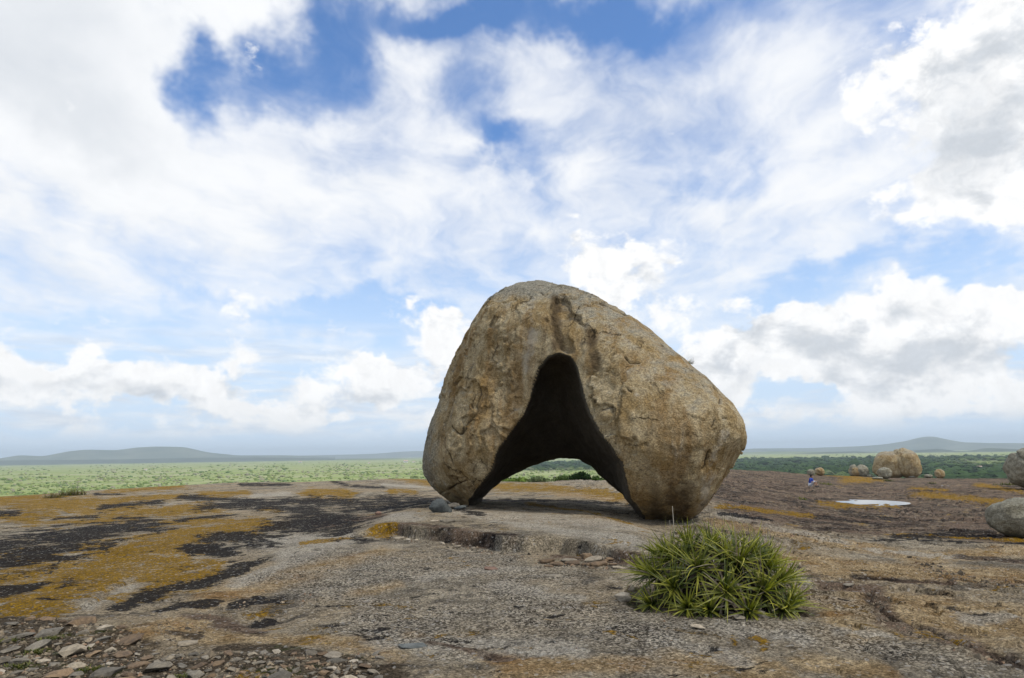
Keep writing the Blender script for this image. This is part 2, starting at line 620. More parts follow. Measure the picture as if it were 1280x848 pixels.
ST = dict(
 yellow=[(0,625,127,634,9),(156,642,254,636,8),(174,688,320,653,8),(22,724,203,688,20),(0,762,138,722,13),
   (109,693,232,702,14),(203,729,262,714,7),(218,667,309,660,6),(138,613,225,609,3),(251,618,305,616,3),(385,616,425,617,4.5),
   (388,614,433,619,5),(411,600,544,605,3),(488,614,516,615,2),(380,681,492,667,2),(618,608,690,612,5),(690,612,778,621,4),
   (1057,601,1084,601,3),(1152,619,1256,629,4.5),(1031,632,1114,635,4),(900,634,1013,646,2.5),(1224,607,1280,616,2.5),
   (1126,671,1280,678,1.6),(1230,740,1280,742,2),(0,611,60,612,2),(300,652,345,660,3),(140,625,230,622,3),(0,648,40,650,4),
   (1000,590,1100,600,1.5),(470,669,488,671,2.5),(0,735,60,728,8),(200,655,290,650,4),(330,637,350,637,2),(345,655,360,655,2),
   (660,634,790,662,1.5),(1140,612,1180,614,2),(140,604,300,602,2)],
 black=[(0,688,110,668,13),(90,668,190,655,7),(0,702,60,697,7),(73,648,116,647,1.5),(130,634,200,628,2.5),(150,648,177,648,2),
   (0,642,20,641,2),(262,674,333,673,6),(237,685,294,690,3.5),(228,622,317,627,2.5),(255,634,400,626,4),(340,659,400,649,9),
   (325,635,400,637,4),(287,710,323,702,4),(220,651,294,644,1.6),(380,629,536,629,6),(380,640,431,652,9),(474,623,545,626,4),
   (480,645,536,641,2.5),(160,751,260,728,4.5),(260,728,320,707,3.5),(203,762,269,751,3),(12,740,50,733,3.5),(600,629,800,633,2),  # last stroke paints the shadow band under the arch
   (380,660,410,655,5),(430,637,560,635,3),(540,640,600,652,2.5),(300,606,360,606,1.5),
   (120,618,150,618,1),(1120,672,1240,674,2.2),(900,645,960,652,1.5),(1090,676,1280,682,1.5),
   (300,756,350,752,5),(320,775,345,770,3),(1180,592,1280,596,1.5),(350,603,430,606,1.5),(440,608,480,610,1.5)],
 brown=[(900,618,1000,628,12),(1000,645,1280,652,16),(960,610,1280,606,8),(1100,660,1240,668,7),(905,602,1010,608,7),
   (1074,721,1197,730,3),(1090,742,1110,780,4),(1110,780,1190,806,5),(1190,806,1280,838,4),(1040,735,1085,740,5),
   (1000,660,1100,668,5),(1200,700,1280,705,3),(870,660,930,672,2),(486,667,640,688,2.2),(690,694,800,707,2.2),(540,800,640,828,2),(400,655,470,650,6),(240,770,330,790,4)],
 tan=[(930,700,1280,722,12),(1080,760,1280,785,20),(640,838,810,832,9),(850,828,960,842,14),(270,745,480,690,8),
   (230,795,480,808,9),(900,655,1100,690,8),(1150,700,1280,692,8),(1040,770,1080,800,8),(520,790,640,830,5),(150,800,240,780,10),
   (560,650,800,668,6),(990,745,1060,760,8),(1000,830,1100,846,8),(440,745,500,730,5),(700,620,790,626,3)],
 pale=[(620,668,790,692,5),(570,650,800,672,7),(540,720,660,712,5),(480,800,700,812,8),(620,735,720,745,5),(900,645,1050,680,4),(530,806,720,818,8),(360,690,440,672,6),(335,680,400,672,5),(210,690,245,697,3.5),
   (1055,795,1110,800,3),(1205,775,1280,776,4),(100,640,130,635,4),(20,735,110,700,4),(430,652,520,657,5),(560,810,600,815,3),
   (300,622,360,617,2),(200,632,250,626,1.5),(860,700,960,716,4),(930,720,1010,730,4),(900,780,1000,800,6),(820,800,930,830,6),
   (110,758,160,735,4),(150,720,180,712,3),(1080,690,1200,700,3),(480,606,540,610,1.5),(300,730,400,690,4)],
 grey=[(400,725,620,695,16),(640,740,800,790,24),(560,770,760,780,18),(440,775,560,800,12),(1000,800,1200,830,9),(860,782,1040,790,7),
   (470,700,700,720,10),(330,720,420,715,6),(420,745,520,780,10),(1010,745,1080,765,8),(920,700,1000,712,4),(380,700,440,690,6)],
 soil=[(0,812,130,822,20),(0,792,80,790,8),(60,840,200,840,14),(170,838,480,838,9),(130,790,160,800,6),(215,795,240,800,3),
   (280,815,440,826,6),(860,768,960,772,4),(790,735,800,760,4),(960,765,1000,770,3),(0,775,60,778,3)],
)

GROUND_ORDER = ['yellow', 'black', 'brown', 'tan', 'pale', 'grey', 'soil']


def mat_new(name):
    m = bpy.data.materials.new(name)
    m.use_nodes = True
    N = NT(m.node_tree)
    out = N.node('ShaderNodeOutputMaterial')
    b = N.node('ShaderNodeBsdfPrincipled')
    N.t.links.new(b.outputs[0], out.inputs[0])
    b.inputs['Roughness'].default_value = 0.85
    b.inputs['Specular IOR Level'].default_value = 0.25
    return m, N, b


def mat_ground():
    m, N, b = mat_new('weathered_granite_ground')
    pos = N.node('ShaderNodeNewGeometry').outputs['Position']
    A = N.node('ShaderNodeAttribute', attribute_name='stain_shade_a')
    B = N.node('ShaderNodeAttribute', attribute_name='stain_b')
    a = N.sep(A.outputs['Vector']); bb = N.sep(B.outputs['Vector'])
    soil = N.attr('soil')
    n_big = N.noise(pos, 0.35, 5, 0.55)
    n_mid = N.noise(pos, 1.6, 8, 0.62, 0.4)
    n_mid2 = N.noise(N.mapping(pos, loc=(31, 7, 3)), 2.6, 9, 0.66, 0.5)
    n_mid3 = N.noise(N.mapping(pos, loc=(3, 57, 8)), 1.2, 9, 0.66, 0.8)
    n_fine = N.noise(pos, 22, 6, 0.7)
    n_grit = N.noise(pos, 60, 4, 0.8)
    n_rag = N.noise(N.mapping(pos, loc=(9, 2, 5)), 1.3, 12, 0.74, 0.6)
    n_rag2 = N.noise(N.mapping(pos, loc=(19, 42, 5)), 1.7, 12, 0.74, 0.6)
    vor = N.node('ShaderNodeTexVoronoi', feature='F1')
    N.put(vor.inputs['Vector'], pos); vor.inputs['Scale'].default_value = 52
    vrand = N.sep(vor.outputs['Color'])[0]
    vor2 = N.node('ShaderNodeTexVoronoi', feature='F1')
    N.put(vor2.inputs['Vector'], pos); vor2.inputs['Scale'].default_value = 33
    vrand2 = N.sep(vor2.outputs['Color'])[1]

    def msk(at, noise, amp, w):
        return N.ss(N.add(at, N.mul(N.sub(noise, 0.5), amp)), 0.5-w, 0.5+w)
    base = N.mix(N.ss(n_mid, 0.36, 0.64), (0.165, 0.143, 0.108), (0.400, 0.342, 0.248))
    base = N.mix(N.ss(n_big, 0.40, 0.62, 0, 0.65), base, (0.370, 0.285, 0.175))
    base = N.mix(N.ss(n_mid3, 0.54, 0.64, 0, 0.8), base, (0.085, 0.075, 0.062))
    base = N.mix(N.ss(n_rag, 0.575, 0.64, 0, 0.8), base, (0.045, 0.039, 0.033))
    tan_c = N.mix(N.ss(n_mid2, 0.36, 0.64), (0.270, 0.178, 0.080), (0.490, 0.365, 0.205))
    tan_c = N.mix(N.ss(n_mid3, 0.50, 0.66, 0, 0.8), tan_c, (0.30, 0.165, 0.055))
    c = N.mix(N.mul(msk(a[2], n_rag2, 1.9, 0.30), 0.85), base, tan_c)
    pale_c = N.mix(n_mid2, (0.37, 0.328, 0.255), (0.50, 0.455, 0.375))
    c = N.mix(N.mul(msk(bb[0], n_rag, 2.6, 0.30), 0.75), c, pale_c)
    grey_c = N.mix(N.ss(vrand, 0.25, 0.85), (0.045, 0.039, 0.033), (0.42, 0.372, 0.292))
    gm = msk(bb[1], n_rag2, 1.8, 0.40)
    c = N.mix(N.mul(gm, N.mr(n_mid2, 0.3, 0.7, 0.2, 0.95)), c, grey_c)
    n_band = N.noise(N.mapping(pos, scale=(0.55, 1.0, 2.0), rot=(0, 0, rad(12))), 0.9, 11, 0.72, 0.5)
    brown_c = N.mix(N.ss(n_band, 0.40, 0.58), (0.013, 0.010, 0.010), (0.170, 0.118, 0.082))
    brown_c = N.mix(N.ss(n_rag, 0.53, 0.63, 0, 0.8), brown_c, (0.33, 0.275, 0.205))
    c = N.mix(N.mul(msk(bb[2], n_rag, 1.8, 0.25), 0.94), c, brown_c)
    # lichens; the black also paints the shadow band under the arch
    yl = N.mul(msk(a[0], n_rag, 4.2, 0.12), N.ss(N.noise(N.mapping(pos, loc=(1, 77, 3)), 2.1, 12, 0.76, 0.8), 0.385, 0.46))
    yl_s = N.mul(yl, N.ss(N.add(N.mul(n_fine, 0.7), N.mul(vrand, 0.3)), 0.30, 0.46))
    yel_c = N.mix(N.ss(n_fine, 0.3, 0.7), (0.160, 0.082, 0.003), (0.385, 0.222, 0.012))
    yel_c = N.mix(N.ss(n_mid3, 0.45, 0.7, 0, 0.6), yel_c, (0.235, 0.130, 0.010))
    c = N.mix(N.mul(yl_s, 0.93), c, yel_c)
    bl = msk(a[1], n_rag2, 4.6, 0.12)
    bl = N.mul(bl, N.ss(N.add(N.mul(n_fine, 0.75), N.mul(vrand, 0.25)), 0.24, 0.42))
    blk_c = N.mix(n_fine, (0.008, 0.0075, 0.008), (0.036, 0.033, 0.032))
    c = N.mix(N.mul(bl, 0.95), c, blk_c)
    # earth between the loose stones
    so = msk(soil, n_mid2, 1.3, 0.12)
    soil_c = N.mix(N.ss(n_fine, 0.35, 0.65), (0.030, 0.023, 0.016), (0.115, 0.085, 0.055))
    soil_c = N.mix(N.ss(n_rag, 0.55, 0.62, 0, 0.8), soil_c, (0.030, 0.045, 0.010))
    c = N.mix(N.mul(so, 0.9), c, soil_c)
    # crystals and grit
    grain = N.mul(N.mr(vrand, 0, 1, 0.52, 1.42), N.mr(n_grit, 0.28, 0.72, 0.35, 1.65))
    grain = N.mul(grain, N.mr(vrand2, 0, 1, 0.84, 1.16))
    c = N.mix(1.0, c, grain, 'MULTIPLY')
    # scattered pale quartz specks
    speck = N.mul(N.ss(vrand2, 0.93, 0.96), N.ss(n_fine, 0.4, 0.55))
    c = N.mix(N.mul(speck, 0.6), c, (0.50, 0.47, 0.42))
    N.put(b.inputs['Base Color'], c)
    b.inputs['Roughness'].default_value = 0.95
    b.inputs['Specular IOR Level'].default_value = 0.04
    hgt = N.add(N.add(N.mul(n_fine, 1.2), N.mul(n_grit, 0.6)), N.add(N.mul(n_mid2, 1.5), N.mul(vrand, 0.18)))
    hgt = N.add(hgt, N.mul(yl_s, 0.12))
    N.put(b.inputs['Normal'], N.bump(hgt, 1.0, 0.06))
    return m


M_GROUND = mat_ground()


def build_ground():
    azd = np.linspace(rad(-47), rad(47), 901)
    azc = np.linspace(rad(47), rad(360-47), 80)[1:-1]
    az = np.concatenate([azd, azc])
    off = np.linspace(330, 11.5, 740)
    r_near = np.array([0.05, 0.6, 1.4, 2.2, 3.0, 3.6])
    r = np.concatenate([r_near, CAM_H*F/off])
    r = np.concatenate([r, np.linspace(r[-1]*1.01, 180, 50), np.linspace(185, 420, 40)])
    R, A = np.meshgrid(r, az, indexing='ij')
    X = R*np.sin(A); Y = R*np.cos(A)
    Z = terrain(X.ravel(), Y.ravel()).reshape(X.shape)
    nr, na = X.shape
    V = np.stack([X, Y, Z], -1).reshape(-1, 3)
    i = np.arange(nr-1)[:, None]; j = np.arange(na)[None, :]
    j2 = (j+1) % na
    q = np.stack([i*na+j, i*na+j2, (i+1)*na+j2, (i+1)*na+j], -1).reshape(-1, 4)
    q = q[:, ::-1]
    me = mesh_from('rock_ground', V, q)
    x, y = V[:, 0], V[:, 1]
    wx = x + 0.12*fbm2(x*0.7, y*0.7, 3, ox=40); wy = y + 0.30*fbm2(x*0.7, y*0.7, 3, ox=50)
    f = {k: strokes(wx, wy, v) for k, v in ST.items()}
    # the darker sheet of rock behind the tan one, right of the boulder
    bnd = np.array([unproject(px, py, base_h) for px, py in ((870, 640), (940, 656), (1020, 664), (1100, 669), (1200, 680), (1290, 690))])
    ba, br = np.arctan2(bnd[:, 0], bnd[:, 1]), np.hypot(bnd[:, 0], bnd[:, 1])
    az_ = np.arctan2(wx, wy); rr = np.hypot(wx, wy)
    reg = sstep(rr/np.interp(az_, ba, br), 0.93, 1.12)*sstep(az_, az_of(862), az_of(905))
    f['brown'] = np.maximum(f['brown'], 0.74*reg)
    vattr(me, 'stain_shade_a', np.stack([f['yellow'], f['black'], f['tan']], 1), 'FLOAT_VECTOR')
    vattr(me, 'stain_b', np.stack([f['pale'], f['grey'], f['brown']], 1), 'FLOAT_VECTOR')
    vattr(me, 'soil', f['soil'])
    return obj('rock_ground', me, M_GROUND, kind='structure')


build_ground()

# ------------------------------------------------------------------ plain, hills
def veg_shade_tint(az, r):
    """0 pale sunlit scrub .. 1 forest with cloud shade painted in, by place on the plain"""
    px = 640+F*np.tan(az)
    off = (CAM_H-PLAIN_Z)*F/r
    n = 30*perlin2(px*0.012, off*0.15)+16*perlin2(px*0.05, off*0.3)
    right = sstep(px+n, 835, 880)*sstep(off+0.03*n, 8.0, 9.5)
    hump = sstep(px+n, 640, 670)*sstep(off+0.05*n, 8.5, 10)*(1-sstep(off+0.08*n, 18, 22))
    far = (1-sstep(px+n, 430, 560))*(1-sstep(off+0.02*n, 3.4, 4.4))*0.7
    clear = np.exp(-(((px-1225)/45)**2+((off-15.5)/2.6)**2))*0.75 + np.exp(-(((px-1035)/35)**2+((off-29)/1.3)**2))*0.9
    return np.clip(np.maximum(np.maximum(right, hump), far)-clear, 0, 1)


def mat_plain():
    m, N, b = mat_new('plain_scrubland')
    pos = N.node('ShaderNodeNewGeometry').outputs['Position']
    t = N.attr('forest')
    n1 = N.noise(pos, 0.004, 6, 0.6)
    n2 = N.noise(pos, 0.03, 6, 0.65)
    pale = N.mix(N.ss(n1, 0.4, 0.62), (0.250, 0.300, 0.105), (0.350, 0.355, 0.195))
    pale = N.mix(N.ss(n2, 0.5, 0.66, 0, 0.75), pale, (0.120, 0.190, 0.045))
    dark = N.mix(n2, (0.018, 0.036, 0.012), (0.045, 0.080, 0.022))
    N.put(b.inputs['Base Color'], N.mix(t, pale, dark))  # sunlight on the open plain and cloud shade over the forest are in these colours
    b.inputs['Roughness'].default_value = 1.0
    b.inputs['Specular IOR Level'].default_value = 0.0
    return m


def build_plain():
    az = np.concatenate([np.linspace(rad(-46), rad(46), 420), np.linspace(rad(46), rad(314), 60)[1:-1]])
    r = np.concatenate([[1, 150, 300], 46.6*F/np.linspace(70, 1.3, 260)])
    R, A = np.meshgrid(r, az, indexing='ij')
    X = R*np.sin(A); Y = R*np.cos(A)
    Z = np.full(X.shape, PLAIN_Z) + 3.0*perlin2(X*0.0011, Y*0.0011)*sstep(R, 500, 1500)
    nr, na = X.shape
    i = np.arange(nr-1)[:, None]; j = np.arange(na)[None, :]; j2 = (j+1) % na
    q = np.stack([i*na+j, (i+1)*na+j, (i+1)*na+j2, i*na+j2], -1).reshape(-1, 4)
    me = mesh_from('plain', np.stack([X, Y, Z], -1).reshape(-1, 3), q)
    vattr(me, 'forest', veg_shade_tint(A.ravel(), R.ravel()))  # also carries the painted sunlight and cloud shade
    obj('plain', me, mat_plain(), kind='structure')


build_plain()


def mat_simple(name, c1, c2, scale, rough=0.9, bump=0.0, bdist=0.02, detail=6):
    m, N, b = mat_new(name)
    co = N.node('ShaderNodeTexCoord').outputs['Object']
    n = N.noise(co, scale, detail, 0.6, 0.2)
    N.put(b.inputs['Base Color'], N.mix(N.ss(n, 0.34, 0.66), c1, c2))
    b.inputs['Roughness'].default_value = rough
    if bump:
        N.put(b.inputs['Normal'], N.bump(n, bump, bdist))
    return m


M_HILL = mat_simple('hill_scrub', (0.050, 0.075, 0.030), (0.125, 0.140, 0.075), 0.0022)
M_HILL_DARK = mat_simple('hill_wood', (0.030, 0.046, 0.022), (0.060, 0.082, 0.036), 0.003)
M_HILL_PALE = mat_simple('low_hill_pasture', (0.100, 0.150, 0.050), (0.200, 0.230, 0.105), 0.0016)


def build_hill(prof, r0, depth, mat):
    """ridge from a skyline profile (photo px, px above horizon) standing at distance r0"""
    px = np.array([p[0] for p in prof], float); hh = np.array([p[1] for p in prof], float)
    xs = np.linspace(px[0], px[-1], max(60, int((px[-1]-px[0])/2)))
    h = np.interp(xs, px, hh)
    ker = np.ones(7)/7; h = np.convolve(np.pad(h, 3, mode='edge'), ker, 'valid')
    az = np.arctan((xs-640)/F)
    dd = np.linspace(-1, 1, 31)
    A, D = np.meshgrid(az, dd, indexing='ij')
    R = r0 + D*depth
    H = h[:, None]*r0/F/np.cos(A)
    X = R*np.sin(A); Y = R*np.cos(A)
    bell = np.cos(np.clip(D, -1, 1)*np.pi/2)**1.3
    Z = PLAIN_Z - 6 + (CAM_H-PLAIN_Z+6+H)*bell*(1+0.0*X)
    gul = fbm2(X*0.0016, Y*0.0016, 4, ox=70)
    Z = Z + gul*14*np.sin(np.abs(D)*np.pi)*np.clip(h[:, None]/8, 0.15, 1)
    nr, na = X.shape
    i = np.arange(nr-1)[:, None]; j = np.arange(na-1)[None, :]
    q = np.stack([i*na+j, (i+1)*na+j, (i+1)*na+j+1, i*na+j+1], -1).reshape(-1, 4)
    me = mesh_from('hill', np.stack([X, Y, Z], -1).reshape(-1, 3), q)
    obj('hill', me, mat, kind='structure')


build_hill([(-260, 0), (-120, 2.5), (0, 2), (30, 5), (60, 4), (90, 8), (110, 9.5), (150, 9), (175, 11.5), (200, 12.5), (232, 12),
            (246, 9.5), (262, 6.5), (300, 3), (360, 2.5), (420, 0)], 15500, 1500, M_HILL)
build_hill([(-300, -2), (-200, 1), (0, 1), (160, 0.5), (240, 1.2), (330, 0.5), (420, -2)], 12000, 900, M_HILL_DARK)
build_hill([(300, 0), (380, 2), (440, 2.5), (470, 3), (500, 5), (520, 5.5), (560, 5), (640, 4), (760, 2.5), (900, 1), (980, 0)], 21000, 1600, M_HILL)
build_hill([(820, 0), (900, 1.5), (940, 2.5), (1000, 2), (1070, 3), (1100, 4.5), (1125, 7), (1140, 9.6), (1150, 10.6), (1160, 10.4),
            (1175, 7.5), (1195, 4.6), (1230, 3.5), (1300, 2.5), (1400, 3.5), (1550, 0)], 17000, 1700, M_HILL)
build_hill([(960, -5), (1010, -2.6), (1060, -2.0), (1100, -3.4), (1135, -1.5), (1165, -0.6), (1190, -3.2), (1205, -2.4), (1222, -0.4),
            (1245, -1.2), (1290, -3), (1400, -5)], 9500, 700, M_HILL_DARK)
build_hill([(820, -5), (900, -2.2), (960, -1.0), (1030, -2.0), (1080, -2.4), (1140, -4), (1200, -5)], 10500, 800, M_HILL_PALE)
build_hill([(1180, -5), (1260, -2.4), (1340, -0.5), (1460, -3), (1540, -5)], 11500, 800, M_HILL_PALE)


def mat_scrub():
    m, N, b = mat_new('scrub_foliage')
    t = N.node('ShaderNodeAttribute', attribute_name='tint').outputs['Color']
    pos = N.node('ShaderNodeNewGeometry').outputs['Position']
    n = N.noise(pos, 0.9, 4, 0.7)
    N.put(b.inputs['Base Color'], N.mix(1.0, t, N.mr(n, 0.3, 0.7, 0.6, 1.4), 'MULTIPLY'))
    b.inputs['Roughness'].default_value = 1.0
    b.inputs['Specular IOR Level'].default_value = 0.05
    return m


M_SCRUB = mat_scrub()


def build_scrub():
    """the bushes and trees of the far plain: one uncountable mass"""
    bm = bmesh.new(); bmesh.ops.create_icosphere(bm, subdivisions=1, radius=1.0)
    bv = np.array([v.co for v in bm.verts]); bf = np.array([[v.index for v in f.verts] for f in bm.faces]); bm.free()
    n = 26000
    off = RNG.uniform(0, 1, n)**0.85*39+4.5
    r = 46.6*F/off*np.exp(RNG.normal(0, 0.02, n))
    az = RNG.uniform(rad(-43), rad(43), n)
    t = veg_shade_tint(az, r)
    dens = np.where(t > 0.5, 1.0, np.clip(0.42+0.9*perlin2(az*22, off*0.22), 0.05, 1))
    keep = RNG.uniform(0, 1, n) < dens
    r, az, t, off = r[keep], az[keep], t[keep], off[keep]
    n = len(r)
    x = r*np.sin(az); y = r*np.cos(az)
    s = np.exp(RNG.normal(0, 0.33, n))*np.where(t > 0.5, 3.6, 1.7)*np.clip(r/1500, 0.8, 2.2)**0.6
    sc = np.stack([s*RNG.uniform(1.0, 2.1, n), s*RNG.uniform(0.9, 1.6, n), s*RNG.uniform(0.55, 0.95, n)], 1)
    jit = 1+RNG.normal(0, 0.20, (n, 12, 1))
    ang = RNG.uniform(0, 6.28, n); ca, sa = np.cos(ang)[:, None], np.sin(ang)[:, None]
    loc = bv[None]*jit
    lx = loc[..., 0]*ca-loc[..., 1]*sa; ly = loc[..., 0]*sa+loc[..., 1]*ca
    V = np.stack([lx*sc[:, :1], ly*sc[:, 1:2], loc[..., 2]*sc[:, 2:3]], -1)
    pz = PLAIN_Z+3.0*perlin2(x*0.0011, y*0.0011)*sstep(r, 500, 1500)
    V += np.stack([x, y, pz+sc[:, 2]*0.55], -1)[:, None]
    faces = (bf[None]+(np.arange(n)*12)[:, None, None]).reshape(-1, 3)
    me = mesh_from('scrub', V.reshape(-1, 3), faces, smooth=False)
    k = RNG.uniform(0, 1, (n, 1)); k2 = RNG.uniform(0, 1, (n, 1))
    light = np.array([0.130, 0.190, 0.045])*(1-k)+np.array([0.300, 0.330, 0.125])*k
    light = np.where(k2 > 0.80, np.array([0.27, 0.255, 0.165]), light)
    light = np.where(k2 < 0.14, np.array([0.125, 0.185, 0.065]), light)
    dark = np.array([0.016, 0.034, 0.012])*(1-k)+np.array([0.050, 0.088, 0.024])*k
    colr = light*(1-t[:, None])+dark*t[:, None]  # pale tint carries sunlight, dark tint the cloud shade on the trees
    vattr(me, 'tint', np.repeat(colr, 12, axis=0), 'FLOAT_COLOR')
    obj('scrub', me, M_SCRUB, label='bushes and low trees covering the plain below the rock', kind='stuff')


build_scrub()


# ------------------------------------------------------------------ rock material for boulders
def mat_boulder(name, scale=1.0, warm=1.0, grey=0.0):
    m, N, b = mat_new(name)
    co = N.node('ShaderNodeTexCoord').outputs['Object']
    co = N.mapping(co, scale=(scale, scale, scale))
    nrm = N.node('ShaderNodeNewGeometry').outputs['Normal']
    nz = N.sep(nrm)[2]
    n1 = N.noise(co, 0.5, 6, 0.6, 0.5)
    n2 = N.noise(co, 2.2, 8, 0.65, 0.4)
    st = N.noise(N.mapping(co, scale=(1, 1, 0.10)), 1.8, 7, 0.6, 0.35)
    st2 = N.noise(N.mapping(co, scale=(1, 1, 0.07), loc=(5, 9, 1)), 3.2, 6, 0.62, 0.3)
    nf = N.noise(co, 16, 6, 0.72)
    ng = N.noise(co, 55, 3, 0.7)
    vr = N.sep(N.voro(co, 42, out='Color'))[0]
    c = N.mix(N.ss(n2, 0.33, 0.66), (0.300, 0.215, 0.104), (0.520, 0.420, 0.258))
    c = N.mix(N.mul(N.ss(st, 0.47, 0.66), 0.62*warm), c, (0.225, 0.126, 0.042))
    c = N.mix(N.ss(n1, 0.50, 0.70, 0, 0.5*warm), c, (0.385, 0.240, 0.085))
    c = N.mix(N.ss(st2, 0.56, 0.72, 0, 0.75), c, (0.095, 0.066, 0.034))
    c = N.mix(N.ss(N.noise(N.mapping(co, scale=(1, 1, 0.08), loc=(2, 3, 4)), 2.4, 5, 0.6), 0.62, 0.72, 0, 0.55), c, (0.47, 0.425, 0.34))
    # grey lichen on faces open to the sky
    up = N.add(N.mul(nz, 0.55), N.mul(n2, 0.9))
    c = N.mix(N.ss(up, 0.70, 1.0, 0, 0.6), c, N.mix(nf, (0.16, 0.155, 0.130), (0.36, 0.345, 0.285)))
    c = N.mix(N.mul(N.ss(n2, 0.60, 0.66), N.ss(nz, -0.1, 0.5, 0, 0.4)), c, (0.085, 0.080, 0.066))
    if grey:
        c = N.mix(grey, c, N.mix(N.ss(n2, 0.36, 0.64), (0.150, 0.152, 0.122), (0.265, 0.262, 0.212)))
    c = N.mix(1.0, c, N.mul(N.mr(vr, 0, 1, 0.70, 1.28), N.mr(nf, 0.25, 0.75, 0.68, 1.3)), 'MULTIPLY')
    N.put(b.inputs['Base Color'], c)
    b.inputs['Roughness'].default_value = 0.95
    b.inputs['Specular IOR Level'].default_value = 0.06
    h = N.add(N.add(N.mul(n2, 1.6), N.mul(nf, 0.7)), N.add(N.mul(ng, 0.25), N.mul(vr, 0.15)))
    N.put(b.inputs['Normal'], N.bump(h, 0.9, 0.06/scale))
    return m, N, b, dict(co=co, n1=n1, n2=n2, st=st, st2=st2, nf=nf, ng=ng, vr=vr, nz=nz, c=c, h=h)


def mat_arch():
    m, N, b, k = mat_boulder('arch_boulder_granite')
    at = N.node('ShaderNodeAttribute', attribute_name='marks')
    lich, brown, cave = N.sep(at.outputs['Vector'])
    crack = N.attr('crack')
    pale = N.attr('palestreak')
    c = k['c']
    # grey crust on the weather side and the crown
    gm = N.ss(N.add(lich, N.mul(N.sub(k['n2'], 0.5), 1.3)), 0.25, 0.85, 0, 0.85)
    g = N.mix(N.ss(k['nf'], 0.3, 0.7), (0.120, 0.115, 0.090), (0.380, 0.352, 0.278))
    g = N.mix(1.0, g, N.mr(k['vr'], 0, 1, 0.7, 1.3), 'MULTIPLY')
    c = N.mix(gm, c, g)
    c = N.mix(N.ss(N.add(pale, N.mul(N.sub(k['n2'], 0.5), 2.4)), 0.45, 1.0, 0, 0.6), c, (0.47, 0.42, 0.335))
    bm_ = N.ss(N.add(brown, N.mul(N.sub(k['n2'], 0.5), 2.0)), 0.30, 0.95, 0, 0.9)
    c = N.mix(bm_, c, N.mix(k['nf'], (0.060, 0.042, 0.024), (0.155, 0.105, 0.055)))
    cv = N.mix(k['n2'], (0.036, 0.032, 0.027), (0.085, 0.077, 0.064))  # wall colour lowered to deepen the shade inside the hollow
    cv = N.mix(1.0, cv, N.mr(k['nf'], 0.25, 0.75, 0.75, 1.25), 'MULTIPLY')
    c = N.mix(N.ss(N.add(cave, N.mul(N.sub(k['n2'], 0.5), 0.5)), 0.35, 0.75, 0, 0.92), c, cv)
    c = N.mix(N.ss(crack, 0.35, 0.95, 0, 0.75), c, (0.045, 0.033, 0.021))
    ve = N.node('ShaderNodeTexVoronoi', feature='DISTANCE_TO_EDGE')
    wv = N.v('ADD', N.mapping(k['co'], scale=(1, 1, 0.7)), N.v('SCALE', N.v('SUBTRACT', N.noise(k['co'], 1.4, 6, 0.65, color=True), (0.5, 0.5, 0.5)), scale=0.9))
    N.put(ve.inputs['Vector'], wv); ve.inputs['Scale'].default_value = 0.75
    jt = N.mul(N.ss(ve.outputs['Distance'], 0.016, 0.004), N.ss(N.noise(k['co'], 0.9, 3, 0.5), 0.52, 0.60))
    jt = N.mul(jt, N.ss(cave, 0.5, 0.2))
    c = N.mix(N.mul(jt, 0.7), c, (0.05, 0.036, 0.022))
    # small spalls and pits
    pt = N.mul(N.ss(N.noise(N.mapping(k['co'], loc=(4, 4, 9)), 3.1, 8, 0.7, 0.6), 0.625, 0.66), N.ss(cave, 0.5, 0.2))
    c = N.mix(N.mul(pt, 0.55), c, (0.13, 0.092, 0.052))
    N.put(b.inputs['Base Color'], c)
    hh = N.sub(k['h'], N.add(N.mul(jt, 1.2), N.mul(pt, 0.6)))
    N.put(b.inputs['Normal'], N.bump(hh, 1.0, 0.075))
    return m


# ------------------------------------------------------------------ the arch boulder
# the rock stands on a line between two feet; (s, z) is the upright face through the feet, t runs away from the camera
FOOT_L = ground_at(575, 629); FOOT_R = ground_at(842, 646)
_sc = (FOOT_R[:2]-FOOT_L[:2]); S_LEN = float(np.linalg.norm(_sc)); S_DIR = _sc/S_LEN
_vd = pix_dir(728, 500); T_DIR = np.array([_vd[0], _vd[1]])/math.hypot(_vd[0], _vd[1])
O2 = FOOT_L[:2]
FACE_N = np.array([-S_DIR[1], S_DIR[0]])


def face_pt(px, py, t=0.0):
    """where a sight line meets the upright face t metres behind the feet -> (s, z)"""
    d = pix_dir(px, py)
    k, s = np.linalg.solve(np.array([[d[0], -S_DIR[0]], [d[1], -S_DIR[1]]]), O2+t*T_DIR)
    return (float(s), float(CAM_H+k*d[2]))


def project(W):
    """photograph pixel of world points"""
    q = (W-np.array([0, 0, CAM_H])) @ CRn
    return 640-F*q[:, 0]/q[:, 2], 424+F*q[:, 1]/q[:, 2]


def z1(l): return [(510+u/2.569, 330+v/2.569) for u, v in l]


